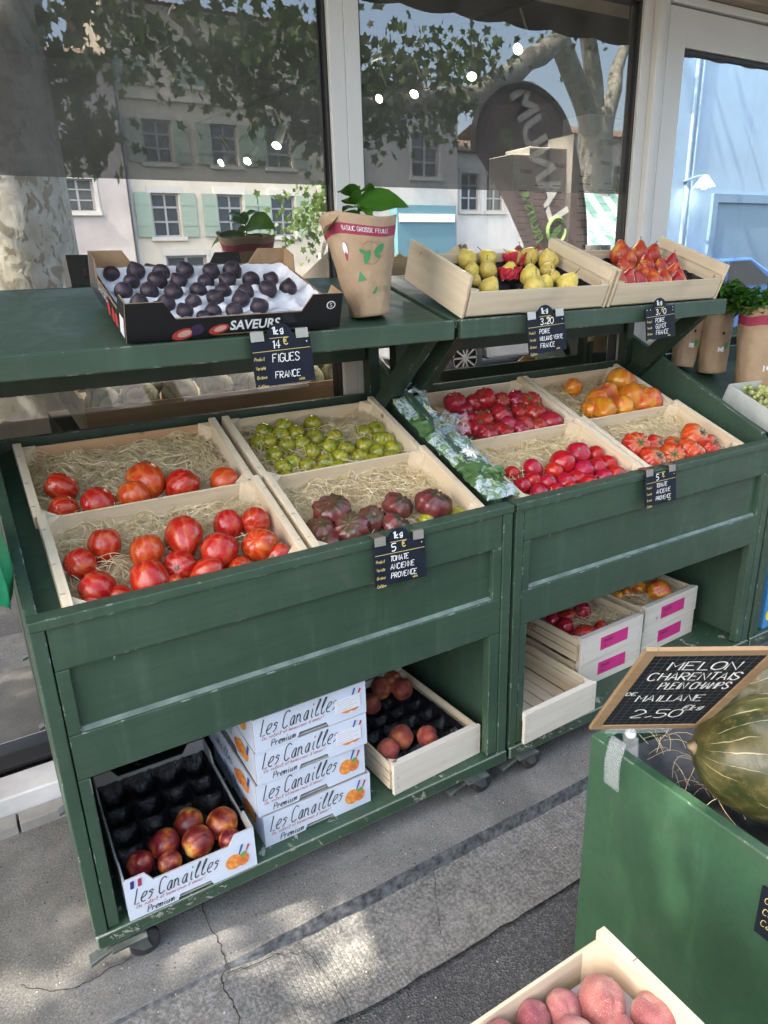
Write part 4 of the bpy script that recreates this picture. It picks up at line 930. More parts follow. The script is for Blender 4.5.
def liner(e, w, d, z, cols_, rows_, depth_, mat, name, label, rim=.008, seed=1, nx=70, ny=46):
    M = mat_of(e)
    def f(u, v):
        cx = abs(math.sin(u * math.pi * cols_)); cy = abs(math.sin((v) * math.pi * rows_))
        x = rim + u * (w - 2 * rim); y = rim + v * (d - 2 * rim); zz = z - depth_ * (cx * cy) ** .7 + .004 * noise.noise(Vector((u * 22, v * 16, seed)))
        edge = min(u, 1 - u, v, 1 - v); zz += .014 * max(0, 1 - edge / .03)
        return M @ Vector((x + .002 * noise.noise(Vector((u * 30, v * 30, 4))), y, zz))
    o = MB().grid(nx, ny, f, mat).build(name, smooth=True); return tag(o, label, 'fruit liner')
M_blackcard = plain('black_printed_cardboard', (.010, .010, .011), .42)
figt = carton_tray('fruit_tray', .505, .345, .046, shelf_pt(.315, .012), (SLP + R_(4), 0, 0), M_blackcard, M_brown, 'black cardboard tray with cut corners full of dark figs', 'tray', hc=1.85)
liner(figt, .505, .345, .032, 8, 6, .018, M_white_tray, 'moulded_liner', 'white moulded paper liner under the figs')
mb = MB(); M = XZ(0, -.0008, 0)
font_mesh('SAVEURS', .030, M_white, M @ Matrix.Translation((.225, .014, 0)), 'lettering', figt, shear=.12, bold=.0008)
for cx, cy, a_, b_, mt in ((.12, .012, .026, .012, M_red_ink), (.15, .020, .016, .013, plain('fig_print', (.04, .02, .06), .5)), (.20, .018, .024, .010, M_red_ink), (.123, .013, .017, .007, plain('fig_flesh_print', (.65, .35, .30), .5)), (.203, .019, .015, .006, plain('fig_flesh_print', (.65, .35, .30), .5))):
    m2 = MB(); poly(m2, ellipse(cx, cy, a_, b_, .25), mt, M, .0006 + (.0004 if a_ < .018 else 0)); m2.build('fruit_picture', figt)
poly(mb, ellipse(.475, .058, .012, .010), M_paper, M, .0006); poly(mb, ellipse(.475, .058, .009, .0075), M_blackcard, M, .0009); write(mb, 'S', .4725, .054, .008, M_white, M, .001, lift=.0012)
mb.build('round_mark', figt)
mb = MB(); ML = Matrix(((0, 0, -1, -.0008), (-1, 0, 0, .345), (0, 1, 0, 0), (0, 0, 0, 1)))
poly(mb, [(.30, .008), (.335, .008), (.335, .05), (.30, .05)], M_paper, ML); write(mb, 'SAVEURS', .10, .03, .016, M_white, ML, .0016, .15)
for cx in (.20, .24, .27): poly(mb, ellipse(cx, .022, .013, .016, .4), M_red_ink, ML)
mb.build('side_printing', figt)
fruits(zc([(93, 130, 25), (165, 123, 29), (152, 153, 25), (128, 180, 28), (240, 125, 26), (228, 149, 29), (205, 180, 28), (310, 120, 28), (292, 152, 27), (277, 185, 28), (387, 123, 27), (372, 153, 25), (350, 180, 27), (335, 213, 25), (450, 120, 29), (437, 150, 28), (422, 181, 26), (400, 202, 28), (393, 240, 26), (505, 148, 27), (490, 182, 25), (475, 206, 28), (455, 239, 27), (565, 148, 25), (555, 176, 29), (530, 228, 29), (615, 172, 27), (175, 215, 28), (255, 218, 28), (310, 242, 27), (230, 230, 22), (365, 258, 22)], 80, 230, 2.954), figt, .016, 'fig', 'ripe purple', 'the black tray', 'dark figs in the black tray', 'fig', up='any', tilt=48, seed=61, k=.85, sc=1.0)

# basil in a paper sleeve
def leaf(mb, base, d, L, wd, mat, curl=.4, roll=0):
    d = Vector(d).normalized(); sd_ = d.cross(Vector((0, 0, 1)));
    if sd_.length < .01: sd_ = Vector((1, 0, 0))
    sd_.normalize(); sd_ = (Matrix.Rotation(roll, 3, d) @ sd_); up = sd_.cross(d); n = 8
    vs = []; base = Vector(base)
    for i in range(n + 1):
        s = i / n; wv = wd * math.sin(math.pi * min(1, s * .96 + .03) ** .8) * (1 - .25 * s); c = base + d * (L * math.sin(s * (1 + curl * .2)) / math.sin(1 + curl * .2)) - Vector((0, 0, 1)) * curl * L * s * s * .5
        for k in (-1, -.5, 0, .5, 1): vs.append(c + sd_ * wv * k + up * (abs(k) * wv * .32 + .05 * wv * math.sin(s * 14 + k)))
    mb.add(vs, [(i * 5 + k, i * 5 + k + 1, (i + 1) * 5 + k + 1, (i + 1) * 5 + k) for i in range(n) for k in range(4)], mat)
def paper_pot(loc, r0, r1, H, label, seed, flare=None, band=True, tiltv=(0, 0, 0), foliage='small', text=None):
    e = empty('potted_basil', loc, tiltv, label=label, category='potted basil', group='basil plants in brown paper sleeves'); r = random.Random(seed)
    def sk(a, z):
        t_ = z / H; return 1 + .05 * math.sin(3 * a + seed) * t_ + .05 * noise.noise(Vector((math.cos(a) * 2, math.sin(a) * 2, z * 18 + seed))) + .035 * noise.noise(Vector((math.cos(a) * 5, math.sin(a) * 5, z * 34 + seed)))
    n = 56; nz = 30; mb = MB(); vs = []; fs = []
    pk = lambda a: 1 + (.10 * max(0, math.cos(a - 3.6)) ** 6 if flare else 0) + .012 * math.sin(5 * a + seed)
    for j in range(nz + 1):
        t_ = j / nz
        for i in range(n):
            a = 2 * math.pi * i / n; rr = (r0 + (r1 - r0) * t_ ** 1.1) * sk(a, t_ * H); z = t_ * H * (pk(a) if t_ > .6 else 1)
            vs.append(((rr * math.cos(a)) * (1 + .14 * t_), rr * math.sin(a) * (1 - .16 * t_), z))
    for j in range(nz):
        for i in range(n): fs.append((j * n + i, j * n + (i + 1) % n, (j + 1) * n + (i + 1) % n, (j + 1) * n + i))
    mb.add(vs, fs, M_kraft)
    if band:
        k0 = mb.mi(M_kraft_red)
        for q in range(len(mb.f)):
            j = q // n
            if nz * .80 <= j < nz * .885: mb.m[q] = k0
    mb.build('paper_sleeve', e, smooth=True, solid=.0012)
    MB().lathe([(.001, 0.002), (r0 * .86, .003), (r0 * .93, H * .32)], M_black, 24).build('pot', e)
    MB().lathe([(.001, H * .30), (r0 * .88, H * .29)], plain('potting_soil', (.03, .02, .013), .95), 20).build('soil', e)
    def front(a, z): 
        t_ = z / H; rr = (r0 + (r1 - r0) * t_ ** 1.1) * sk(a, z) + .0018; return Vector((rr * math.cos(a) * (1 + .14 * t_), rr * math.sin(a) * (1 - .16 * t_), z * (pk(a) if t_ > .6 else 1)))
    def wrapped(polys, nm):
        for pts, mt, extra in polys:
            mb = MB()
            c = (sum(p[0] for p in pts) / len(pts), sum(p[1] for p in pts) / len(pts)); K = len(pts)
            vv = [front(p[0], p[1]) for p in pts] + [front(*c)]; vv = [v * 1 + Vector((v.x, v.y, 0)).normalized() * extra for v in vv]
            mb.add(vv, [(i, (i + 1) % K, K) for i in range(K)], mt)
            mb.build(nm, e)
    A = -math.pi / 2 + .12 - .35
    def el(ca, cz, wa, hz, rot=0, n=14): return [(ca + (wa * math.cos(t) * math.cos(rot) - hz * math.sin(t) * math.sin(rot)) / r1, cz + wa * math.cos(t) * math.sin(rot) + hz * math.sin(t) * math.cos(rot)) for t in [2 * math.pi * i / n for i in range(n)]]
    if text:
        ps = [(el(A + .05, H * .64, .026, .026, 0, 24), plain('kraft_dark_ring', (.30, .13, .10), .6), .0), (el(A + .05, H * .64, .0245, .0245, 0, 24), M_kraft, .0004),
              (el(A + .30, H * .68, .018, .008, .7), M_leafink, .0009), (el(A - .10, H * .60, .016, .008, 1.0), M_leafink, .0009), (el(A - .22, H * .645, .010, .005, -.3), M_leafink, .0009), (el(A + .25, H * .61, .009, .005, -.5), M_leafink, .0009),
              (el(A + .10, H * .27, .010, .0045, .9), M_leafink, .0), (el(A + .02, H * .245, .007, .004, .2), M_leafink, .0), (el(A - .78, H * .66, .009, .016, 0), M_kraft_red, .0), (el(A - .78, H * .66, .0075, .014, 0), M_white, .0004),
              ([(A - .55, H * .37), (A - .22, H * .38), (A - .42, H * .475)], M_leafink, 0)]
        wrapped(ps, 'leaf_print')
        mb = MB()
        write(mb, text, 0, 0, .0095, M_white, Matrix.Identity(4), .0012, wd=.55)
        tw = .0095 * .55 * 1.27 * len(text)
        mb.v = [front(A + (v.x - tw * .52) / r1 * .95 + .1, H * .835 + v.y) + Vector((0, 0, 0)) for v in mb.v]; mb.v = [v + Vector((v.x, v.y, 0)).normalized() * .0012 for v in mb.v]
        m2 = MB(); write(m2, 'Mylle', 0, 0, .013, M_leafink, Matrix.Identity(4), .0010, .2, wd=.5); m2.v = [front(A + .22 + v.x / r1, H * .25 + v.y) for v in m2.v]; m2.v = [v + Vector((v.x, v.y, 0)).normalized() * .0012 for v in m2.v]
        mb.build('band_lettering', e); m2.build('small_lettering', e)
    else:
        ps = [(el(A + .1 + k * .55, H * .55, .006, .006), M_black, 0) for k in (-.5, .6)] + [(el(A + .1, H * .38, .014, .014), M_leafink, 0), ([(A - .45, H * .30), (A - .05, H * .30), (A - .05, H * .37), (A - .45, H * .37)], M_paper, 0)]
        wrapped(ps, 'printed_mark')
    mb = MB(); sm = MB()
    if foliage == 'big':
        top = H * 1.05
        for (dx, dy, dz, L, wd, z, cu, ro) in [(-1, -.25, .22, .125, .038, .98, .85, .35), (1, -.35, .30, .14, .054, 1.10, .70, .75), (-.7, -.5, .5, .07, .030, 1.16, .9, .5), (-.8, -.2, .6, .075, .028, 1.22, .9, .3), (.8, .1, .5, .07, .026, 1.24, .7, -.2), (.15, -.6, .2, .05, .018, 1.08, .9, .1), (-.2, .7, .2, .06, .022, 1.12, .6, 0), (-.35, -.5, .0, .045, .016, 1.02, 1.0, .3), (.1, -.2, .9, .05, .017, 1.16, .3, 0), (.5, .6, .1, .07, .025, 1.0, .7, 0), (.05, -.9, -.2, .06, .018, 1.14, 1.2, .1)]:
            leaf(mb, (0, 0, z * H), (dx, dy, dz), L, wd, L_basil, cu, ro)
        sm.tube([(0, 0, H * .3), (.003, 0, H * .8), (0, 0, H * 1.24)], [.004, .0035, .0025], plain('basil_stem', (.10, .22, .05), .5), 6)
    else:
        for i in range(430):
            a = r.uniform(0, 6.28); q = r.uniform(0, 1) ** .5 * r1 * 1.6; z = H * 1.0 + r.uniform(-.05, .075) * (1 - .3 * q / r1)
            leaf(mb, (q * math.cos(a) * .7, q * math.sin(a) * .7, z), (math.cos(a + r.uniform(-.8, .8)), math.sin(a + r.uniform(-.8, .8)), r.uniform(-.3, .7)), r.uniform(.025, .048), r.uniform(.009, .015), L_basil, r.uniform(.3, 1), r.uniform(-.6, .6))
        for i in range(8):
            a = r.uniform(0, 6.28); q = r.uniform(0, .6) * r1; sm.tube([(q * .3 * math.cos(a), q * .3 * math.sin(a), H * .3), (q * math.cos(a), q * math.sin(a), H * 1.1)], .0018, plain('basil_stem', (.10, .22, .05), .5), 5)
    mb.build('leaves', e, smooth=True, kind='stuff'); sm.build('stem', e)
    return e
pb = on_plane(372, 322, (0, LY + .05, 0), Vector((0, 1, 0)))
paper_pot((pb.x + .012, LY + .078, LZ + .022), .050, .088, .232, 'single broad-leaved basil in a printed paper sleeve between figs and pears', 5, True, True, (R_(-4), R_(-3), 0), 'big', 'BASILIC GROSSE FEUILLE')

# pear crates
PZ = SLP + R_(5)
pc1 = crate('wooden_crate', .545, .30, .085, shelf_pt(1.185, .004), (PZ, 0, 0), 'wooden crate of yellow pears in black liners on the upper shelf', 'pear crates on the upper shelf', endw=.014, endh=.115)
pc2 = crate('wooden_crate', .525, .30, .085, shelf_pt(1.742, .004), (PZ, 0, 0), 'wooden crate heaped with red-yellow pears on the upper shelf', 'pear crates on the upper shelf', endw=.014, endh=.115)
liner(pc1, .545, .30, .034, 6, 4, .022, M_tray, 'moulded_liner', 'crumpled black plastic liner under the yellow pears', .018)
liner(pc2, .525, .30, .034, 6, 4, .022, M_tray, 'moulded_liner', 'crumpled black plastic liner under the red pears', .018)
pearrot = lambda i, r: (R_(r.uniform(10, 55)), R_(r.uniform(-30, 30)), r.uniform(-.8, .8) + (math.pi * (i % 3 == 0)))
yp = fruits(zc([(255, 150, 38), (277, 195, 30), (290, 235, 24), (330, 145, 36), (338, 192, 36), (342, 262, 40), (415, 135, 32), (418, 200, 34), (490, 142, 38), (500, 215, 40), (570, 155, 40), (565, 195, 30), (587, 222, 30), (553, 248, 36), (648, 250, 42), (578, 292, 42)], 400, 220, 3.84), pc1, .040, 'pear', 'yellow', 'its crate', 'yellow pears in the crate', 'pear', cb=(.545, .30), up=pearrot, cal='stalk', seed=71, k=.8, calname='stalk')
fruits(zc([(272, 118, 32), (325, 113, 30), (372, 122, 28), (285, 168, 29), (305, 190, 29), (355, 160, 28), (405, 168, 25), (437, 150, 25), (258, 205, 30), (280, 238, 30), (328, 230, 30), (362, 195, 28), (375, 232, 28), (410, 202, 26), (420, 225, 28), (448, 185, 28), (465, 205, 25), (470, 232, 28), (520, 233, 25), (300, 140, 24), (340, 185, 24)], 540, 220, 3.368), pc2, .036, 'redpear', 'red-blushed', 'its crate', 'red-blushed pears in the crate', 'pear', cb=(.525, .30), up=lambda i, r: (R_(r.uniform(-25, 12)), R_(r.uniform(-16, 16)), r.uniform(0, 6.3)), cal='stalk', seed=81, k=.85, sc=1.12, calname='stalk')
for ti in (6, 7):   # red tissue wraps round two pears
    p = yp[ti][1]; rr = yp[ti][2]; r = random.Random(ti)
    mb = MB()
    for j in range(11):
        a = j * .6 + r.uniform(-.3, .3); vs = []; lf_ = r.uniform(-.2, .5)
        for q in range(5):
            for s in range(4):
                aa = a + (s - 1.5) * .26; z = (-.75 + q * (.30 + .12 * lf_)) * rr; ra = rr * (.95 + .05 * q + .09 * q * (lf_ + .5) + r.uniform(-.08, .14))
                vs.append(p + Vector((math.cos(aa) * ra, math.sin(aa) * ra, z + r.uniform(-.1, .1) * rr)))
        mb.add(vs, [(q * 4 + s, q * 4 + s + 1, (q + 1) * 4 + s + 1, (q + 1) * 4 + s) for q in range(4) for s in range(3)], M_tissue)
    tag(mb.build('tissue_wrap', smooth=False), ['crumpled red tissue round the pear in the back of the crate', 'crumpled red tissue round the middle yellow pear'][ti - 6], 'tissue wrap', 'red tissue wraps round two pears')

# ------------------------------------------------------------------ price cards
def price_card(px, py, Y, z_top, wdt, label, lines, price, rz=0, tiltx=-8, tab=True, roll=0, clips=True):
    p = on_plane(px, py, (0, Y, 0), Vector((0, 1, 0)))
    e = empty('price_card', (p.x, Y, z_top), (R_(tiltx), R_(roll), rz), label=label, category='price card', group='slate price cards clipped to the stands')
    H = wdt * .72; M = XZ(0, 0, 0)
    pts = [(0, -H), (wdt, -H), (wdt, 0)]
    if tab: pts += [(wdt * .5 + wdt * .215 * math.cos(a), wdt * .20 * math.sin(a)) for a in [math.pi * i / 12 for i in range(13)]]
    pts += [(0, 0)]
    mb = MB(); mb.prism([(a, b) for a, b in pts], -.0015, .0015, 1, M_slate); mb.build('card', e)
    mb = MB(); M = XZ(0, -.0018, 0); w_ = wdt * .018
    if tab: write(mb, '1kg', wdt * .37, wdt * .035, wdt * .115, M_chalk, M, w_ * .95, wd=.62)
    write(mb, price, wdt * .34, -H * .235, wdt * .12, M_chalk, M, w_, .1, .03)
    write(mb, '$', wdt * .55, -H * .17, wdt * .10, M_gold, M, w_)
    poly(mb, [(wdt * .02, -H * .29), (wdt * .98, -H * .285), (wdt * .98, -H * .272), (wdt * .02, -H * .277)], M_gold, M)
    poly(mb, [(wdt * .32, -H * .03), (wdt * .64, -H * .028), (wdt * .64, -H * .015), (wdt * .32, -H * .018)], M_gold, M)
    for k, s in enumerate(['Produit', 'Variete', 'Origine', 'Calibre']): write(mb, s, wdt * .03, -H * (.46 + .19 * k), wdt * .05, M_gold, M, w_ * .45, .2, wd=.42)
    for k, (s, x, y, hh) in enumerate(lines): write(mb, s, wdt * x, -H * y, wdt * hh, M_chalk, M, w_ * .72, .12, .04, wd=.56 if len(s) < 10 else .50)
    for (x, y) in ((.05, .06), (.16, .06), (.93, .06), (.93, .15)): poly(mb, ellipse(wdt * x, -H * y, wdt * .012, wdt * .012, n=6), M_chalk, M)
    write(mb, 'categ', wdt * .72, -H * .95, wdt * .04, M_gold, M, w_ * .4, wd=.42)
    mb.build('chalk_writing', e)
    if clips:
        for x in (.02, .76):
            c = MB(); c.prism([(-.004, -wdt * .05), (-.0025, -wdt * .05), (-.0025, wdt * .085), (.03, wdt * .11), (.03, wdt * .122), (-.004, wdt * .098)], wdt * x, wdt * (x + .21), 0, M_metal); c.build('metal_clip', e, bevel=.0004)
    return e
price_card(248, 329, LY - .034, LZ - .002, .148, 'price card reading 14 euro figues, hung below the fig tray', [('FIGUES', .32, .52, .12), ('FRANCE', .33, .86, .10)], '14', roll=-1)
price_card(526, 320, LY - .034, LZ - .004, .142, 'price card reading 3,20 euro for Williams pears', [('POIRE', .30, .48, .09), ('WILLIAMS VERTE', .30, .67, .082), ('FRANCE', .30, .86, .09)], '3,20', roll=-2)
price_card(645, 308, LY - .034, LZ - .006, .136, 'price card for Guyot pears at the end of the shelf rail', [('POIRE', .32, .48, .10), ('GUYOT', .32, .67, .10), ('FRANCE', .32, .86, .10)], '3,80', roll=-2, clips=False)
price_card(373, 551, 1.288, .857, .140, 'price card reading 5 euro tomate ancienne, below the dark tomatoes', [('TOMATE', .30, .47, .088), ('ANCIENNE', .30, .66, .088), ('PROVENCE', .30, .87, .088)], '5', roll=3)
price_card(644, 486, 1.288, .862, .132, 'price card reading tomate ancienne without a round tab', [('TOMATE', .34, .47, .088), ('ANCIENNE', .34, .66, .088), ('PROVENCE', .32, .87, .088)], '5', roll=1, tab=False)

# ------------------------------------------------------------------ salad bags between the crates
def bagfilm():
    m, t, b = nt('printed_salad_bag_film'); v = coord(t); n = noisef(t, v, 38, 4, .6, 1.2); n2 = noisef(t, coord(t, scale=(1, .4, 1)), 60, 2)
    base = ramp(t, n, [(.34, (.24, .33, .38)), (.44, (.46, .54, .56)), (.50, (.30, .38, .36)), (.56, (.08, .17, .06)), (.62, (.22, .32, .15)), (.70, (.56, .58, .22))])
    setc(t, b, mixc(t, ramp(t, n2, [(.55, 0), (.6, .35)]), base, (.62, .66, .64))); b.inputs['Roughness'].default_value = .14; bump(t, b, n, .6, .006); return m
M_bagfilm = bagfilm()
def salad_bag(x, s0, L, W, label, seed, lift=0):
    y, z = tp(s0, .030 - lift); e = empty('salad_bag', (x, y, z), (TS, 0, R_(-1)), label=label, category='salad bag', group='salad bags wedged between crates')
    def hgt(u, v): return .020 * (max(0, math.sin(math.pi * u)) ** .5) * (max(0, math.sin(math.pi * v)) ** .4) + .011 * noise.noise(Vector((u * 5, v * 9, seed))) + .006 * noise.noise(Vector((u * 12, v * 22, seed))) + .03 * max(0, v - .8) * 5 * .6
    mb = MB(); mb.grid(14, 30, lambda u, v: ((u - .5) * W * (1 + .10 * noise.noise(Vector((v * 6, seed, 1)))) + .008 * noise.noise(Vector((v * 5, seed, 5))), v * L, hgt(u, v)), L_salad); mb.grid(14, 30, lambda u, v: ((.5 - u) * W, v * L, -.012 * math.sin(math.pi * u) * math.sin(math.pi * v)), L_salad)
    k = mb.mi(M_bagfilm)
    for q in range(14 * 30):
        v = (q // 14) / 30; u = (q % 14) / 14
        if v < .22 + .07 * math.sin(u * 7) or v > .52 + .07 * math.sin(u * 5 + 1): mb.m[q] = k
    mb.build('bag', e, smooth=True)
    # salad leaves showing
    lf = MB(); r = random.Random(seed)
    for i in range(26):
        u, v = r.uniform(.15, .85), r.uniform(.2, .6); leaf(lf, ((u - .5) * W, v * L, hgt(u, v) - .006), (r.uniform(-1, 1), r.uniform(-1, 1), .1), .035, .013, L_salad, .2, r.uniform(-.5, .5))
    lf.build('leaves', e, smooth=True, kind='stuff')
    fl = MB(); F = lambda x_, y_: Vector((x_, y_, hgt(x_ / W + .5, min(1, max(0, y_ / L))) + .004))
    cx, cy = .012, L * .70
    for i in range(15):
        a = i * 2 * math.pi / 15; R1 = .030 + .006 * (i % 2); n = Vector((-math.sin(a), math.cos(a))) * .0035
        p1 = (cx + math.cos(a) * R1, cy + math.sin(a) * R1); pm = (cx + math.cos(a) * R1 * .6, cy + math.sin(a) * R1 * .6)
        fl.add([F(cx, cy), F(pm[0] + n.x, pm[1] + n.y), F(*p1), F(pm[0] - n.x, pm[1] - n.y)], [(0, 1, 2, 3)], M_white)
    pts = ellipse(cx, cy, .010, .010); fl.add([F(*p) + Vector((0, 0, .001)) for p in pts], [tuple(range(len(pts)))], M_yellow)
    fl.build('daisy_print', e)
    MB().grid(10, 6, lambda u, v: ((u - .5) * W * 1.08, L * (.96 + v * .17), .028 + .022 * noise.noise(Vector((u * 4, v * 3, seed))) + v * .05), M_film).build('clear_film_end', e, smooth=True)
    return e
salad_bag(1.147, .006, .26, .108, 'salad bag with a daisy print at the rim', 3, .040)
salad_bag(1.140, .215, .28, .110, 'salad bag lying behind another, its clear film end towards the shelf', 6, .046)

# ------------------------------------------------------------------ lower shelf goods
def draw_carton_front(e, w, h, parts_lab=False, seed=0):
    mb = MB(); M = XZ(0, -.0007, 0)
    write(mb, 'Les Canailles', w * .05, h * .47, h * .46, M_ink, M, .0024, .28, 0, wd=.325)
    write(mb, "Du soleil et beaucoup d'amour!", w * .06, h * .33, h * .10, M_red_ink, M, .0009, .2, wd=.55)
    write(mb, 'Premium', w * .13, h * .07, h * .19, M_ink, M, .0018, .25, wd=.46)
    mb.build('lettering', e)
    mb = MB()
    cx, cy = w * .84, h * .46
    poly(mb, ellipse(cx + w * .015, cy - h * .02, w * .075, h * .25), M_paper, M, .0003)
    poly(mb, ellipse(cx - w * .022, cy - h * .02, w * .072, h * .24), M_orange, M, .0006); poly(mb, ellipse(cx + w * .045, cy - h * .05, w * .054, h * .20), plain('peach_print_dark', (.70, .20, .05), .6, var=.3, scale=90), M, .0009)
    poly(mb, ellipse(cx + w * .055, cy + h * .12, w * .028, h * .07, .3), plain('leaf_print', (.15, .35, .08), .6), M, .0011)
    poly(mb, [(cx + w * .015, cy + h * .18), (cx + w * .028, cy + h * .16), (cx + w * .062, cy + h * .44), (cx + w * .046, cy + h * .46)], M_blue, M, .0013)
    poly(mb, [(cx + w * .075, cy + h * .20), (cx + w * .085, cy + h * .18), (cx + w * .115, cy + h * .36), (cx + w * .098, cy + h * .40)], M_red_ink, M, .0013)
    mb.build('peach_picture', e)
    if parts_lab:
        mb = MB(); poly(mb, [(w * .70, h * .30), (w * .94, h * .30), (w * .94, h * .72), (w * .70, h * .72)], M_paper, M, .0020)
        for k in range(5): poly(mb, [(w * .72, h * (.36 + .07 * k)), (w * (.86 + .05 * (k % 2)), h * (.36 + .07 * k)), (w * (.86 + .05 * (k % 2)), h * (.368 + .07 * k)), (w * .72, h * (.368 + .07 * k))], plain('grey_ink', (.3, .3, .32), .6), M, .0024)
        mb.build('address_label', e)
    # pictures on the long side
    mb = MB(); d = .39; ML = Matrix(((0, 0, -1, -.0007), (-1, 0, 0, d), (0, 1, 0, 0), (0, 0, 0, 1)))
    for cx in (.30,): poly(mb, ellipse(cx, h * .5, .04, h * .27), M_orange, ML, .0006); poly(mb, ellipse(cx - .035, h * .4, .028, h * .2), plain('peach_print_dark', (.70, .20, .05), .6), ML, .0009); poly(mb, [(cx + .03, h * .6), (cx + .04, h * .58), (cx + .055, h * .95), (cx + .042, h * .95)], M_blue, ML, .001)
    write(mb, 'Les Canailles', .03, h * .4, h * .40, M_ink, ML, .002, .3, wd=.36); mb.build('side_printing', e)
SZ = ZS = .1165
pcx = carton_tray('fruit_carton', .293, .39, .085, (.088, 1.297, SZ), (0, 0, R_(-.5)), M_card, M_card_in, 'open white carton of nectarines in black cups on the lower shelf', 'carton', hc=1.30)
draw_carton_front(pcx, .293, .086)
mb = MB(); M = XZ(0, -.0007, 0)
for k, c_ in enumerate((plain('navy_print', (.02, .03, .16), .6), M_kraft_red)): poly(mb, [(.012 + k * .016, .084), (.020 + k * .016, .084), (.022 + k * .016, .104), (.014 + k * .016, .104)], c_, M)
mb.build('flag_marks', pcx)
liner(pcx, .293, .39, .062, 4, 5, .034, M_tray, 'moulded_liner', 'black plastic cup liner in the open nectarine carton', .006)
fruits(zc([(215, 530, 58), (318, 445, 66), (340, 522, 52), (420, 355, 64), (462, 435, 68), (563, 355, 68), (598, 425, 48)], 90, 740, 4.267), pcx, .040, 'nect', 'dark red', 'the open white carton', 'nectarines in the open carton', 'nectarine', seed=91, k=.9)
for k in range(4):
    x = .412 + (.006, -.003, .002, .004)[k]; y = 1.331 + (0, .004, .001, -.003)[k]
    c = carton_tray('fruit_carton', .295, .39, .0905, (x, y, SZ + k * .0925), (0, 0, R_((0, .6, -.5, .4)[k])), M_card, M_card_in, 'white printed carton, %s in the stack of four' % ['bottom one', 'second from below', 'third from below', 'topmost'][k], 'carton', 'stacked white fruit cartons', hc=1.0)
    draw_carton_front(c, .295, .0905, k in (2, 3), k)
    MB().box((.006, .006, .080), (.289, .384, .084), M_card_in).build('lid', c)
wc = crate('wooden_crate', .30, .40, .095, (.775, 1.312, SZ), (0, 0, R_(3)), 'pale wooden crate of peaches beside the white carton stack', 'crates on the lower shelves', long_x=False)
liner(wc, .30, .40, .058, 4, 6, .030, M_tray, 'moulded_liner', 'black plastic liner in the wooden peach crate', .022)
fruits([(371, 704, 10.5), (381, 688, 11), (402, 689, 11), (401, 737, 12.5), (427, 736, 10.5), (388, 750, 11.5), (392, 680, 10)], wc, .045, 'peach', 'red-orange', 'the lower wooden crate', 'peaches in the lower wooden crate', 'peach', seed=95, k=.9)
ec = crate('wooden_crate', .30, .46, .10, (1.203, 1.285, SZ), (0, 0, R_(2)), 'empty pale wooden crate at the opening of the lower shelf', 'crates on the lower shelves', long_x=False)
def lowcrate(x, y, z, lab, rz=0, txt='Villouse'): return crate('wooden_crate', .30, .46 if x < 1.8 else .42, .095, (x, y, z), (0, 0, R_(rz)), lab, 'crates on the lower shelves', long_x=False, pink=True, side_txt=txt)
t1a = lowcrate(1.535, 1.40, SZ, 'lower crate of the two-high stack behind the empty crate', 1); t1b = lowcrate(1.532, 1.392, SZ + .097, 'crate of red tomatoes with pink label on top of another', 2)
t2a = lowcrate(1.872, 1.43, SZ, 'lower pink-labelled crate beside the stand post', 3); t2b = lowcrate(1.870, 1.425, SZ + .097, 'pink-labelled straw crate holding yellow-orange tomatoes', 3)
s_ = straw_for(t1b, .30, .46, .055, 260, 77); s_['label'] = 'straw in the upper crate of red tomatoes on the lower shelf'
s_ = straw_for(t2b, .30, .42, .062, 380, 78); s_['label'] = 'straw in the crate of yellow-orange tomatoes on the lower shelf'
s_ = straw_for(t1a, .30, .46, .05, 160, 79); s_['label'] = 'straw in the covered crate beneath the red tomatoes'
fruits(zc([(145, 175, 24), (180, 165, 24), (235, 145, 27), (190, 190, 27), (240, 208, 28), (212, 225, 24), (270, 212, 24), (165, 202, 22), (292, 195, 22), (205, 160, 20)], 500, 560, 2.866), t1b, .05, 'pink', 'ribbed red', 'the pink-labelled crate', 'red tomatoes on the lower shelf', 'tomato', cb=(.30, .46), cal='star', seed=101, k=.85)
fruits(zc([(455, 88, 34), (400, 78, 22), (330, 108, 16), (365, 95, 16)], 500, 560, 2.866), t2b, .055, 'orange', 'yellow-orange', 'the lower straw crate', 'yellow-orange tomatoes on the lower shelf', 'tomato', cb=(.30, .42), seed=103, k=.85)

# third stand: basil pots, grapes, bag
for i, (px, py, H, r0, r1) in enumerate([(754, 386, .34, .068, .092), (712, 364, .29, .055, .070), (683, 354, .26, .045, .07), (805, 384, .33, .06, .08)]):
    X = (2.66, 2.66, 2.56, 2.85)[i]
    d = ray(px, py); p = CAM + d * (X / d.x)
    zb = .80 + (p.y - 1.336) * .362 + .016
    paper_pot((p.x, p.y, zb), r0, r1, H, ['bushy basil in a maroon-banded sleeve beside the grapes', 'bushy basil in a plain sleeve, second of the potted row', 'basil sleeve half hidden behind the shelf arm', 'bushy basil at the far end of the potted row'][i], 20 + i, False, i != 1, (0, R_(0 if i != 2 else 8), 0), 'small')
gc = empty('grape_tray', (2.42, 1.39, .84), (R_(19.9), 0, R_(-8)), label='white cardboard tray of pale green grapes on the third stand', category='tray')
mb = MB(); gw, gd, gh = .36, .26, .07
for a, b in (((0, 0, 0), (gw, .004, gh)), ((0, gd - .004, 0), (gw, gd, gh)), ((0, .0045, 0), (.004, gd - .0045, gh)), ((gw - .004, .0045, 0), (gw, gd - .0045, gh)), ((.0045, .0045, 0), (gw - .0045, gd - .0045, .003))): mb.box(a, b, plain('grape_tray_card', (.60, .62, .58), .7))
mb.build('tray_body', gc)
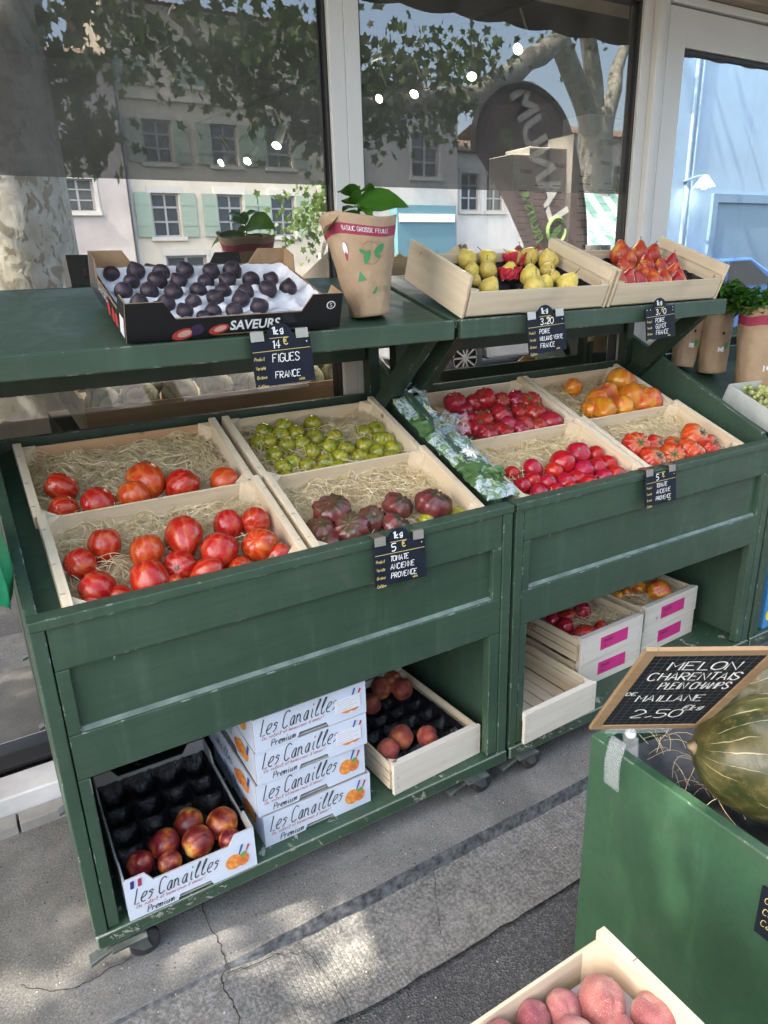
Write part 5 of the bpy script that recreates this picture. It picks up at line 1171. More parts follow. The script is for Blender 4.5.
mb = MB(); M = XZ(0, -.0008, 0); poly(mb, [(.06, .008), (.24, .008), (.24, .06), (.06, .06)], M_paper, M)
for k in range(5): write(mb, 'RAISIN BLANC', .07, .05 - .009 * k, .005, plain('grey_ink', (.3, .3, .32), .6), M, .0006)
mb.build('paper_label', gc)
MM = mat_of(gc); r = random.Random(5)
for j in range(5):
    cx, cy = .07 + .055 * j + r.uniform(-.01, .01), .08 + .10 * (j % 2)
    e = empty('grape_bunch', tuple(MM @ Vector((cx, cy, .05))), label='pale green grape bunch, %s along the tray' % ['first', 'second', 'third', 'fourth', 'fifth'][j], category='grapes', group='bunches of green grapes')
    mb = MB()
    for k in range(70):
        q = Vector((r.gauss(0, .024), r.gauss(0, .034), r.uniform(-.02, .032))); mb.sphere(q, (.0085, .0085, .0098), F_grape, 10, 7)
    mb.build('berries', e, smooth=True, kind='stuff')
    MB().tube([(0, 0, .0), (.02, .03, .035), (.03, .05, .03)], .0018, M_calyx, 5).build('stalk', e)
bg = empty('printed_carton', (2.40, 1.31, .1165), label='small blue and yellow printed carton on the third stand', category='carton')
mb = MB(); mb.box((0, 0, 0), (.3, .3, .42), plain('blue_yellow_print', (.05, .25, .55), .5)); mb.build('body', bg, bevel=.003)
mb = MB(); M = XZ(0, -.0008, 0)
for k in range(5): poly(mb, ellipse(.04 + .05 * (k % 2), .06 + .08 * k, .035, .03, .5), [M_yellow, M_white][k % 2], M)
mb.build('printing', bg)
# green plastic bag hanging at the left
bagp = on_plane(4, 555, (0, 1.42, 0), Vector((0, 1, 0)))
e = empty('plastic_bag', (-.068, 1.46, .86), label='green plastic carrier bag hanging beside the stand corner', category='bag')
def bf(u, v):
    a = u * 2 * math.pi; z = .36 * v; wv = .085 * (1 - .35 * v) * (.75 + .25 * math.sin(math.pi * min(1, v * 1.4 + .15)))
    return (wv * math.cos(a) * (1 + .08 * math.sin(7 * a + v * 5)), .10 * math.sin(a) * (1 - .5 * v) * (1 + .12 * math.sin(9 * a)), z + .012 * math.sin(5 * a))
MB().grid(60, 16, bf, M_greenbag).build('bag', e, smooth=True)
MB().tube([(-.02, 0, .35), (-.01, 0, .43), (.03, 0, .46), (.075, 0, .44)], .006, M_greenbag, 6).build('handle', e)
MB().tube([(.068, 0, .42), (.085, 0, .445), (.092, 0, .44)], .003, M_metal, 6).build('hook', e)

# ------------------------------------------------------------------ melon bin with board and melons
bn = empty('melon_bin', (.9, .78, 0), label='bright green wooden bin holding two large striped melons', category='bin')
BW, BD, BH = .62, .62, .593
def slab(mbx, a, b, tpr=.0): mbx.box(a, b, green_bin)
MB().box((0, -BD, .0), (.022, 0, BH), green_bin).build('side_wall', bn, bevel=.003); MB().box((BW - .022, -BD, 0), (BW, 0, BH), green_bin).build('side_wall', bn, bevel=.003)
MB().box((.0223, -.022, 0), (BW - .0223, -.0005, BH - .001), green_bin).build('back_wall', bn, bevel=.003); MB().box((.0223, -BD + .0005, 0), (BW - .0223, -BD + .022, BH - .001), green_bin).build('front_wall', bn, bevel=.003)
MB().box((.0225, -BD + .0225, .46), (BW - .0225, -.0225, .475), green_bin).build('shelf_board', bn)
M_news = plain('grey_lining_paper', (.045, .047, .05), .6, var=.9, scale=14, bmp=.5)
ln = MB().grid(24, 24, lambda u, v: (.926 + u * (BW - .052), .18 + v * (BD - .05), .515 + .010 * noise.noise(Vector((u * 6, v * 6, 2))) + .03 * max(0, 1 - min(u, 1 - u, v, 1 - v) / .06)), M_news).build('bin_lining', smooth=True)
tag(ln, 'crumpled dark grey paper lining under the melons', 'paper lining')
def big_melon(px, py, Y, rx, rr, rz, label, tilt=0):
    d = ray(px, py); p = CAM + d * (Y / d.y)
    o = MB(); me = prof_fruit('melon_skin', F_melon, 0, 0, (rr, rr, rx), -.01, -.02, 64, 40, lump=.03)
    me.transform(Matrix.Rotation(R_(90), 4, 'Y')); me.materials[0] = F_melon
    ob = bpy.data.objects.new('melon', me); col.objects.link(ob); ob.location = p; ob.rotation_euler = (R_(30), R_(tilt), rz); tag(ob, label, 'melon', 'large melons in the green bin')
    st = MB(); st.tube([(-rx * .99, 0, 0), (-rx * 1.03, .002, .004), (-rx * 1.07, .004, .010)], [.011, .007, .009], plain('dry_melon_stem', (.30, .22, .12), .8), 8)
    for k in range(7): a = k * .9; st.tube([(-rx * 1.0, math.cos(a) * .006, math.sin(a) * .006), (-rx * .975, math.cos(a) * .024, math.sin(a) * .024)], [.003, .001], plain('dry_melon_stem', (.30, .22, .12), .8), 4)
    st.build('stem', ob, smooth=True); return ob
bm1 = big_melon(784, 760, .51, .150, .106, R_(-33), 'large dark green melon with pale corky lines, nearest the board clip', 8)
bm2 = big_melon(775, 692, .67, .12, .088, R_(-25), 'netted brown-green melon lying behind the large melon', 0)
r = random.Random(3); mb = MB()
for i in range(40):
    x = r.uniform(.96, 1.10); y = r.uniform(.56, .75); z = .53 + r.uniform(0, .03); a = r.uniform(0, 6.28); cv = r.uniform(-30, 30); pts = []; Ls = r.uniform(.04, .09)
    for k in range(7): s = k / 6 * Ls; pts.append((x + math.cos(a + cv * s) * s, y + math.sin(a + cv * s) * s, z + .02 * math.sin(k / 2)))
    mb.tube(pts, .0004, M_straw, 3, False)
tag(mb.build('straw'), 'loose straw strands beside the melon stem', kind='stuff')
# chalk board on a clear clip
d1 = Vector((.877, -.479, -.042)).normalized(); d2 = Vector((-.302, -.464, .833)); d2 = (d2 - d1 * d2.dot(d1)).normalized(); nn = d1.cross(d2)
o0 = Vector((.823, .72, .680)); BWD, BHT = .200, .305
Mb = Matrix.Identity(4)
for i in range(3): Mb[i][0] = d1[i]; Mb[i][1] = d2[i]; Mb[i][2] = nn[i]; Mb[i][3] = o0[i]
if (CAM - o0).dot(nn) < 0: pass
bd = empty('price_board', tuple(o0), label='wood-framed chalkboard reading melon charentais 2,50 euro, clipped to the bin', category='price board'); bd.rotation_euler = Mb.to_euler()
fw = .017
mb = MB(); mb.box((0, 0, 0), (fw, BHT, .007), wood_frame); mb.box((BWD - fw, 0, 0), (BWD, BHT, .007), wood_frame); mb.box((fw + .0002, 0, 0), (BWD - fw - .0002, fw, .007), wood_frame); mb.box((fw + .0002, BHT - fw, 0), (BWD - fw - .0002, BHT, .007), wood_frame)
mb.build('frame', bd, bevel=.001)
mb = MB(); mb.box((fw + .0003, fw + .0003, .001), (BWD - fw - .0003, BHT - fw - .0003, .005), plain('chalkboard', (.011, .014, .019), .6, var=.5, scale=8, spec=.2)); mb.build('slate', bd)
mb = MB(); I = Matrix.Translation((0, 0, .005)); lg = plain('faint_grid_line', (.16, .17, .19), .7)
nx, ny = 13, 21
for k in range(1, nx): x = fw + (BWD - 2 * fw) * k / nx; poly(mb, [(x, fw + .001), (x + .0006, fw + .001), (x + .0006, BHT - fw - .001), (x, BHT - fw - .001)], lg, I, .0004)
for k in range(1, ny): y = fw + (BHT - 2 * fw) * k / ny; poly(mb, [(fw + .001, y), (BWD - fw - .001, y), (BWD - fw - .001, y + .0006), (fw + .001, y + .0006)], lg, I, .0006)
mb.build('grid_lines', bd)
mb = MB()
write(mb, 'MELON', .052, .240, .027, M_chalk, I, .0030, .0, .03, wd=.66, lift=.001); write(mb, 'CHARENTAIS', .034, .204, .026, M_chalk, I, .0028, .0, .03, wd=.46, lift=.001)
write(mb, 'PLEIN CHAMPS', .062, .170, .024, M_chalk, I, .0026, 0, .03, wd=.335, lift=.001); write(mb, 'DE', .019, .146, .012, M_chalk, I, .002, 0, 0, wd=.6, lift=.001); write(mb, 'MAILLANE', .042, .122, .024, M_chalk, I, .0026, 0, .03, wd=.52, lift=.001)
write(mb, '2,50', .056, .052, .034, M_chalk, I, .0030, 0, .02, wd=.52, lift=.001); write(mb, '$kg', .132, .082, .022, M_chalk, I, .0024, .1, 0, wd=.46, lift=.001)
mb.build('chalk_writing', bd)
cl = empty('sign_clip', (.905, .735, .60), label='clear plastic ball-joint clip gripping the bin rim', category='clip')
L0 = lambda v: Vector(v) - Vector(cl.location)
bmid = Mb @ Vector((.085, -.004, .002)); j0 = Vector((.912, .70, .640))
mb = MB(); mb.box((.03, -.012, -.004), (.145, .010, -.0005), M_clip, Matrix.Translation(-Vector(cl.location)) @ Mb); mb.box((.03, -.012, .0075), (.145, .006, .010), M_clip, Matrix.Translation(-Vector(cl.location)) @ Mb)
mb.build('gripper', cl, bevel=.001)
mb = MB(); mb.tube([L0(bmid), L0(j0)], .004, M_clip, 8); mb.sphere(L0(j0), .010, plain('white_plastic', (.75, .76, .76), .3)); mb.build('ball_joint', cl, smooth=True)
mb = MB()
for s, out in ((-1, .016), (1, .006)):
    mb.grid(4, 8, lambda u, v: Vector((-.012 + s * .006 - .014 * v - (.006 * math.sin(v * 4)), -.048 + u * .034, .035 - v * .10)) if s < 0 else Vector((.012 + .008 * v, -.048 + u * .034, .035 - v * .075)), M_clip)
mb.build('jaw', cl, smooth=True, solid=.003)
# small dark card at the bin's face
e = empty('name_card', (.896, .424, .485), (0, 0, R_(-90)), label='small black card with gold writing hung on the bin side', category='card')
MB().box((-.0, -.003, -.03), (.11, 0, .06), M_slate).build('card', e)
mb = MB(); M = XZ(0, -.0036, 0)
for k in range(3): write(mb, ['Origine', 'Calibre', 'Categ'][k], .008, .035 - .022 * k, .012, M_gold, M, .0011, .2, wd=.5)
mb.build('gold_writing', e)

# ------------------------------------------------------------------ near peach crate on a low stand
near = crate('wooden_crate', .40, .30, .10, (.236, .200, .452), (0, 0, R_(0)), 'nearest wooden crate, holding furry pink peaches', 'pale crates with peaches', endw=.016)
stl = empty('crate_stand', (.22, .19, -.06), label='low green stand under the nearest peach crate', category='stand')
MB().box((0, 0, .49), (.43, .32, .51), green_bin).build('stand_top', stl, bevel=.003)
for x in (.01, .38):
    for y in (.01, .27): MB().box((x, y, 0), (x + .04, y + .04, .49), green_bin).build('leg', stl)
liner(near, .40, .30, .035, 5, 4, .012, M_white_tray, 'moulded_liner', 'white paper liner under the furry peaches', .018)
fruits([(601, 1003, 25), (563, 1010, 19), (533, 1020, 17.5), (655, 1020, 25), (620, 1032, 18), (575, 1040, 22), (500, 1045, 22), (640, 1055, 24), (540, 1062, 24), (600, 1075, 25)], near, .030, 'pinkpeach', 'furry pink', 'the nearest crate', 'furry pink peaches', 'peach', seed=111, k=.9, up=lambda i, r: (R_(r.uniform(-20, 20)), R_(r.uniform(-20, 20)), r.uniform(0, 6)), rmax=.042)

# melons inside the window
mbx = empty('wooden_crate', (.30, 2.26, .985), (R_(6), 0, 0), label='low crate behind the glass heaped with pale melons', category='crate')
MB().box((0, 0, 0), (.95, .5, .01), wood_x).build('floor', mbx); MB().box((0, -.008, 0), (.95, 0, .09), wood_wx).build('side_board', mbx)
for x in (-.01, .95): MB().box((x, 0, 0), (x + .01, .5, .12), wood_y).build('end_board', mbx)
r = random.Random(9); k = 0; used_l = ['first', 'second', 'third', 'fourth', 'fifth', 'sixth', 'seventh', 'eighth', 'ninth']
for row in range(3):
    for i in range(8):
        me = V['cant'][k % 2]; o = bpy.data.objects.new('melon', me); col.objects.link(o); rr = .058 + r.uniform(-.004, .005)
        o.location = (.37 + i * .118 + r.uniform(-.01, .01) + (row % 2) * .03, 2.33 + row * .115, 1.065 + row * .035 + r.uniform(0, .012)); o.scale = (rr,) * 3; o.rotation_euler = (r.uniform(-1, 1), r.uniform(-1, 1), r.uniform(0, 6))
        tag(o, 'pale ribbed melon behind the glass, %s in the %s row' % (used_l[i], ['front', 'middle', 'back'][row]), 'melon', 'pale melons behind the window'); k += 1
tbl = empty('shop_table', (.25, 2.24, .1), label='dark display table behind the glass carrying the melon crate', category='table')
MB().box((0, 0, .845), (1.1, .6, .88), M_in).build('table_top', tbl)
for x in (0, 1.05):
    for y in (0, .55): MB().box((x, y, 0), (x + .05, y + .05, .845), M_in).build('leg', tbl)

# ------------------------------------------------------------------ the square behind the camera (seen in the glass)
def bark():
    m, t, b = nt('plane_bark'); v = coord(t)
    n = noisef(t, coord(t, scale=(1, 1, .7)), 9, 4, .5, .6); n2 = noisef(t, coord(t, scale=(1, 1, .8)), 3.2, 3, .5, .4); n3 = noisef(t, coord(t, scale=(1, 1, .6)), 17, 3, .5, 1.)
    base = ramp(t, n2, [(.40, (.47, .46, .40)), (.52, (.36, .35, .28)), (.64, (.52, .52, .47))])
    base = mixc(t, ramp(t, n, [(.555, 0), (.58, .85)]), base, (.24, .21, .15))
    base = mixc(t, ramp(t, n3, [(.62, 0), (.64, .8)]), base, (.16, .13, .09))
    setc(t, b, base); b.inputs['Roughness'].default_value = .9; bump(t, b, n, .6, .02); return m
M_bark = bark()
def tree(x, y, r0, label, limbs, blobs, seed, H=3.4, lean=(0, 0)):
    e = empty('plane_tree', (x, y, 0), label=label, category='tree', group='plane trees on the square'); r = random.Random(seed)
    mb = MB(); pts = [(lean[0] * k / 8, lean[1] * k / 8, -.06 + H * k / 8) for k in range(9)]
    mb.tube(pts, [r0 * (1.35 if k == 0 else 1.12 if k == 1 else 1 - .03 * k) for k in range(9)], M_bark, 24)
    for v in mb.v: v += v.normalized() * .03 * noise.noise(v * 2.5 + Vector((seed, 0, 0)))
    mb.build('trunk', e, smooth=True)
    for L in limbs:
        m2 = MB(); P = [Vector(p) for p in L]; Q = []
        for i in range(len(P) - 1):
            for k in range(4): s = k / 4; Q.append(P[i].lerp(P[i + 1], s) + Vector((r.uniform(-.04, .04), r.uniform(-.04, .04), r.uniform(-.04, .04))))
        Q.append(P[-1]); n = len(Q); m2.tube(Q, [r0 * .45 * (1 - .8 * i / n) + .02 for i in range(n)], M_bark, 10); m2.build('limb', e, smooth=True)
    cm = MB()
    for (cx, cy, cz, rx, ry, rz, n) in blobs:
        for i in range(n):
            q = Vector((r.gauss(0, .42), r.gauss(0, .42), r.gauss(0, .42)))
            if noise.noise(Vector((cx + q.x * rx, cy + q.y * ry, cz + q.z * rz)) * 1.1) < -.12: continue
            c = Vector((cx + q.x * rx, cy + q.y * ry, cz + q.z * rz)); s = r.uniform(.05, .10) if cz < 5.5 else r.uniform(.07, .13)
            a = Vector((r.gauss(0, 1), r.gauss(0, 1), r.gauss(0, .5))).normalized(); b_ = a.orthogonal().normalized(); b_ = Matrix.Rotation(r.uniform(0, 6), 3, a) @ b_; d_ = a.cross(b_)
            pr = [(1, 0), (.45, .35), (.6, .8), (.05, .5), (-.6, .55), (-.4, .1), (-.6, -.55), (.05, -.5), (.6, -.8), (.45, -.35)]
            cm.add([c + b_ * p[0] * s + d_ * p[1] * s + a * (-.15 * s * (p[0] ** 2 + p[1] ** 2)) for p in pr], [tuple(range(10))], L_tree)
    cm.build('crown', e)
    return e
def VP(px, py, Yv):      # mirrored point -> true place in the square
    d = ray(px, py); p = CAM + d * (Yv / d.y); return Vector((p.x, 2 * FY + .02 - p.y, p.z))
t0 = VP(0, 200, 6.4)
def loc_(v, x, y): return (v.x - x, v.y - y, v.z)
tx, ty = t0.x - .02, t0.y
def blob(px, py, Yv, rx, ry, rz, n, x, y): v = VP(px, py, Yv); return (v.x - x, v.y - y, v.z, rx, ry, rz, n)
tree(tx, ty, .52, 'massive mottled plane tree trunk standing nearest the shop', [[(.2, 0, 3.0), (.6, -.6, 3.9), (1.6, -1.6, 4.6), (2.6, -2.4, 5.4)], [(-.2, 0, 3.0), (-1.2, .8, 4.4), (-2.6, 1.9, 5.4), (-4.2, 3.0, 6.0)], [(0, -.1, 3.2), (.1, -.4, 4.6), (.0, -1, 6)]],
     [blob(20, 30, 6.6, .8, .5, .7, 390, tx, ty), blob(70, 60, 6.4, .4, .4, .4, 90, tx, ty), blob(92, 125, 7.2, .45, .4, .45, 127, tx, ty), blob(72, 150, 7.0, .25, .3, .35, 75, tx, ty), blob(150, 20, 8.0, 2.2, 1.0, .5, 630, tx, ty), blob(235, 45, 8.2, 1.4, 1.0, .5, 690, tx, ty),
      (0, -.5, 6.5, 4.0, 3.0, 1.6, 2600), (3, -1, 6.8, 3.5, 3.5, 1.4, 1500), (-3, -1, 6.3, 3, 3, 1.4, 1200),
      (-4.2, 2.9, 6.3, 3.4, 3.2, 1.3, 9500), (-3.6, 3.3, 4.9, 2.8, 2.2, .7, 2800)], 3, H=3.4, lean=(.10, 0))  # last two leaf masses are unseen, added to break the sun into dapples
b0 = VP(170, 10, 8.6); b1 = VP(235, 70, 8.6); b2 = VP(290, 108, 8.7); b3 = VP(330, 110, 8.8); b4 = VP(400, 105, 9.0); b5 = VP(470, 95, 9.3)
t2 = VP(602, 150, 11.0); ux, uy = t2.x, t2.y
LL = lambda v: (v.x - ux, v.y - uy, v.z)
tree(ux, uy, .40, 'second plane tree with long low limb over the square', [[(0, 0, 3.4), LL(VP(560, 40, 10.5)), LL(VP(520, 70, 10)), LL(b5), LL(b4), LL(b3), LL(b2), LL(b1), LL(b0)], [(0, 0, 3.6), LL(VP(585, 20, 10.8)), LL(VP(575, -40, 10.5))], [(0, 0, 3.5), (.8, -.5, 5.0), (1.8, -1, 6.2)]],
     [blob(290, 70, 8.7, 1.3, .8, .8, 930, ux, uy), blob(310, 130, 8.8, .5, .4, .3, 135, ux, uy), blob(400, 70, 9.2, 1.6, .8, .7, 630, ux, uy), blob(430, 110, 9.2, .9, .6, .5, 300, ux, uy), blob(370, 100, 9.0, .8, .6, .7, 390, ux, uy), blob(480, 60, 9.6, .7, .6, .45, 225, ux, uy), blob(590, 10, 10.4, 1.2, .8, .6, 300, ux, uy),
      (0, 0, 7.3, 3.4, 3.2, 1.5, 1700), (-4, 1, 7.0, 3.4, 3, 1.3, 1500)], 8, H=4.2, lean=(-.25, 0))
t3 = VP(600, 205, 24.0)
tree(t3.x, t3.y, .25, 'small leafy tree on the far side of the square', [[(0, 0, 2.6), (.6, 0, 3.6)], [(0, 0, 2.6), (-.6, 0, 3.8)]], [(0, 0, 3.6, 2.2, 1.5, 1.5, 1300)], 13, H=2.8)
t4 = VP(318, 215, 13.0)
tree(t4.x, t4.y, .05, 'young slender tree with pale leaves by the far houses', [[(0, 0, 1.6), (.2, 0, 2.2)]], [(0, 0, 2.4, 1.0, .8, .9, 420)], 15, H=1.8)

def house(x0, x1, yf, H, label, wallc, rows, name='town_house', depth_=8, roof='tile', shut=(.25, .32, .25), cornice=None, roofh=1.2, ground=True):
    """a facade facing the shop (+Y); rows = [(z0, z1, [(xc, w)], shutters, open)]"""
    e = empty(name, ((x0 + x1) / 2, yf, -.06), label=label, category='house', group='houses across the square'); ox, oy = e.location.x, yf
    W = lambda mb, n, **k: (setattr(mb, 'v', [v - Vector((ox, oy, 0)) for v in mb.v]), mb.build(n, e, **k))[1]
    Mw = plain('render_%s' % label[:12].replace(' ', '_'), wallc, .9, var=.10, scale=1.2, bmp=.2)
    # front wall with real window recesses: build from a grid of solid panels around openings
    ops = []
    for (z0, z1, xs, sh, op) in rows:
        for (xc, w_) in xs: ops.append((xc - w_ / 2, xc + w_ / 2, z0, z1))
    zs = sorted(set([0, H] + [o[2] for o in ops] + [o[3] for o in ops])); mb = MB()
    for a, b in zip(zs[:-1], zs[1:]):
        cut = sorted([(o[0], o[1]) for o in ops if o[2] <= a + 1e-6 and o[3] >= b - 1e-6]); x = x0
        for c in cut: 
            if c[0] > x: mb.box((x, yf - .3, a), (c[0], yf, b), Mw)
            x = c[1]
        mb.box((x, yf - .3, a), (x1, yf, b), Mw)
    mb.box((x0, yf - depth_, 0), (x0 + .3, yf - .301, H), Mw); mb.box((x1 - .3, yf - depth_, 0), (x1, yf - .301, H), Mw); mb.box((x0 + .301, yf - depth_, 0), (x1 - .301, yf - depth_ + .3, H), Mw); mb.box((x0 + .301, yf - 3, 0), (x1 - .301, yf - 2.9, H - .1), plain('dark_room', (.03, .03, .03), .9))
    W(mb, 'wall')
    Mt = plain('trim_stone', (.47, .455, .41), .8); Ms = plain('shutter_%d' % int(shut[1] * 100), shut, .6, var=.06); Mg = plain('dark_window_glass', (.03, .035, .04), .08, spec=.8); Mf = plain('grey_window_wood', (.30, .30, .30), .6)
    for (z0, z1, xs, sh, op) in rows:
        for (xc, w_) in xs:
            mb = MB(); mb.box((xc - w_ / 2 - .13, yf + .001, z1 + .001), (xc + w_ / 2 + .13, yf + .04, z1 + .22), Mt); mb.box((xc - w_ / 2 - .15, yf + .001, z0 - .14), (xc + w_ / 2 + .15, yf + .10, z0 - .001), Mt)
            if sh != 'open': mb.box((xc - w_ / 2 - .13, yf + .001, z0), (xc - w_ / 2, yf + .03, z1), Mt); mb.box((xc + w_ / 2, yf + .001, z0), (xc + w_ / 2 + .13, yf + .03, z1), Mt)
            for q in (0, .47, .93): mb.box((xc - w_ / 2 + q * w_, yf - .18, z0), (xc - w_ / 2 + (q + .07) * w_, yf - .12, z1), Mf)
            for q in (0, .33, .66, .955): mb.box((xc - w_ / 2, yf - .175, z0 + q * (z1 - z0)), (xc + w_ / 2, yf - .125, z0 + (q + .045) * (z1 - z0)), Mf)
            fo = W(mb, 'window'); g = MB().box((xc - w_ / 2, yf - .20, z0), (xc + w_ / 2, yf - .185, z1), Mg); g.v = [v - Vector((ox, oy, 0)) for v in g.v]; g.build('pane', fo)
            if sh == 'open':
                for s in (-1, 1):
                    xa = xc + s * (w_ / 2 + .03); xb = xc + s * (w_ / 2 + .03 + w_ * .56); m3 = MB(); m3.box((min(xa, xb), yf + .045, z0), (max(xa, xb), yf + .085, z1), Ms)
                    for zz in (.25, .72): m3.box((min(xa, xb) + .02, yf + .085, z0 + zz * (z1 - z0)), (max(xa, xb) - .02, yf + .10, z0 + zz * (z1 - z0) + .06), Ms)
                    W(m3, 'shutter')
            elif sh == 'shut':
                for s in (-1, 1):
                    m3 = MB(); m3.box((xc + (s - 1) * w_ / 4 + .01, yf - .05, z0 + .01), (xc + (s + 1) * w_ / 4 - .01, yf - .01, z1 - .01), Ms); W(m3, 'shutter')
    if cornice:
        for z in cornice: W(MB().box((x0, yf + .001, z), (x1, yf + .12, z + .16), Mt), 'cornice')
    Mr = plain('roman_tile', (.25, .17, .125), .85, var=.35, scale=6)
    mb = MB(); n = int((x1 - x0) / .22)
    mb.grid(n * 4, 8, lambda u, v: (x0 - .1 + u * (x1 - x0 + .2), yf + .35 - v * (depth_ * .5 + .35), H + .02 + v * roofh + .05 * abs(math.sin(u * n * math.pi)) - .02 * ((v * 8) % 1)), Mr)
    mb.grid(1, 1, lambda u, v: (x0 - .1 + u * (x1 - x0 + .2), yf - depth_ * .5 - v * depth_ * .5, H + .02 + (1 - v) * roofh), Mr); W(mb, 'roof')
    W(MB().tube([(x0 + .12, yf + .08, 0), (x0 + .12, yf + .08, H)], .05, Mf, 8), 'drainpipe')
    return e
yM = 2 * FY - 29
xw = lambda px, py=200: VP(px, py, 29).x
zw = lambda px, py: VP(px, py, 29).z + .06
wxs = [(xw(165), 1.05), (xw(230), 1.05), (xw(283), 1.05)]
house(xw(127), xw(352), yM, zw(200, 12), 'cream house with pale green shutters on three floors', (.54, .49, .39),
      [(zw(165, 237), zw(165, 193), wxs, 'open', 1), (zw(165, 163), zw(165, 120), wxs, 'open', 1), (zw(165, 83), zw(165, 62), [(xw(147), 1.2), (xw(207), 1.2), (xw(262), 1.2)], 'shut', 0), (.3, 2.1, [(xw(180), 1.6), (xw(250), 1.6)], 'none', 0)], cornice=[zw(200, 104)])
house(xw(40), xw(126), yM + .4, zw(100, 63), 'lower pinkish house with tiled eaves beside the plane trunk', (.42, .38, .35), [(zw(80, 212), zw(80, 180), [(xw(77), 1.1)], 'none', 0), (.3, 2.0, [(xw(80), 1.4)], 'none', 0)])
house(xw(354), xw(455), yM + .2, zw(400, 90), 'grey stone house with one tall dark window over a teal shopfront', (.40, .39, .36), [(zw(427, 178), zw(427, 134), [(xw(424), 1.5)], 'none', 0), (.2, 1.9, [(xw(385), 2.2), (xw(430), 1.6)], 'none', 0)], cornice=[zw(400, 112)])
house(xw(456), xw(545), yM - .5, zw(480, 152), 'low pale stone house with slate-grey roof edge and two small windows', (.56, .55, .51), [(zw(480, 210), zw(480, 172), [(xw(477), 1.1), (xw(502), 1.1)], 'none', 0), (.2, 1.9, [(xw(500), 1.8)], 'none', 0)])
house(xw(546), xw(700), yM - 1.5, zw(570, 128), 'far house with long tiled roof at the end of the square', (.50, .46, .40), [(zw(600, 190), zw(600, 160), [(xw(560), 1.1), (xw(600), 1.1), (xw(640), 1.1)], 'none', 0)])
house(-22, xw(39), yM + .6, 9.2, 'plain tall house at the near corner of the square', (.45, .40, .33), [(3, 4.6, [(-14, 1.1), (-9, 1.1), (-4, 1.1)], 'open', 0), (6, 7.4, [(-14, 1.1), (-9, 1.1), (-4, 1.1)], 'open', 0)])
# teal shopfront
p0 = VP(398, 245, 28.2); p1 = VP(456, 245, 28.2)
e = empty('shopfront_canopy', (p0.x, p0.y, 0), label='teal shopfront box under the grey stone house', category='shopfront'); Wd = p1.x - p0.x
mb = MB(); mb.box((0, -.6, .0), (Wd, 0, VP(420, 205, 28.2).z), plain('teal_paint', (.09, .20, .24), .5)); mb.build('body', e)
MB().box((.1, .001, VP(420, 222, 28.2).z), (Wd - .1, .06, VP(420, 214, 28.2).z), M_paper).build('sign_band', e)
# blue side building, its wall lamp and door
bx0 = VP(672, 200, 8.6); BYF = 2 * FY + .02 - 8.6
M_blueR = plain('pale_blue_render', (.25, .36, .46), .9, var=.07, scale=1.5, bmp=.5)
e = empty('blue_house', (bx0.x - .2, BYF, -.06), label='pale blue rendered house reflected in the shop door', category='house')
MB().prism([(0, 0), (14, 0), (24, -7), (9.6, -7)], 0, 7.5, 2, M_blueR).build('wall', e); MB().prism([(-.1, .4), (14.3, .4), (24.3, -7.3), (9.9, -7.3)], 7.501, 7.7, 2, plain('eave_grey', (.3, .3, .3), .7)).build('roof', e)
q = VP(712, 190, 8.6); M_bd = plain('blue_grey_door', (.14, .22, .30), .6)
mb = MB(); mb.box((q.x - e.location.x, .001, 0), (q.x - e.location.x + .14, .06, q.z), M_bd); mb.box((q.x - e.location.x + .14, .001, q.z - .14), (q.x - e.location.x + 2.0, .06, q.z), M_bd); mb.box((q.x - e.location.x + .141, .001, 1.1), (q.x - e.location.x + 1.9, .04, 1.2), M_bd); mb.box((q.x - e.location.x + .141, .001, 0), (q.x - e.location.x + 1.95, .02, q.z - .141), plain('pale_door_glass', (.12, .20, .27), .5))
mb.build('door', e)
ql = VP(690, 178, 8.6); mb = MB(); mb.tube([(ql.x - e.location.x - .15, 0, ql.z), (ql.x - e.location.x - .15, .25, ql.z + .05), (ql.x - e.location.x, .3, ql.z + .06)], .02, M_bd, 8); mb.build('lamp_arm', e)
mb = MB(); mb.lathe([(.001, .16), (.05, .15), (.16, .0), (.17, -.02)], M_paper, 16); mb.v = [v + Vector((ql.x - e.location.x, .3, ql.z - .08)) for v in mb.v]; lo = mb.build('wall_lamp', e, smooth=True)
MB().sphere((ql.x - e.location.x, .3, ql.z - .08), .06, M_lamp, 10, 8).build('bulb', lo)
for i in range(2): MB().box((VP(683 + i * 5, 200, 8.6).x - e.location.x, .002, 0), (VP(683 + i * 5, 200, 8.6).x - e.location.x + .035, .05, 6.5), M_blueR).build('conduit', e)
# feather banner
FB = lambda px, py: VP(px, py, 5.5)
by = FB(520, 100).y
e = empty('feather_banner', (FB(545, 250).x, by, -.06), label='brown feather flag with fruit shop lettering and a leaf emblem', category='banner'); ox = e.location.x
outl = [(475, 150), (474, 135), (478, 115), (488, 98), (502, 88), (520, 85), (537, 90), (552, 102), (562, 116), (568, 132), (575, 160), (580, 190), (583, 215), (584, 245), (584, 300), (545, 300), (532, 262), (520, 235), (508, 208), (496, 185), (484, 165)]
P2 = [(FB(*p).x - ox, FB(*p).z + .06) for p in outl]
M_fl = plain('banner_brown_cloth', (.15, .115, .11), .8, var=.08); M_hem = plain('banner_dark_hem', (.02, .022, .024), .7)
mb = MB(); mb.prism(P2, -.004, .004, 1, M_fl); mb.build('cloth', e)
mb = MB(); up = cr([(a, .0, b)[::2] for a, b in P2[:14]], 3); mb.tube([(a, 0.006, b) for a, b in up], .035, M_hem, 6); mb.build('hem', e)
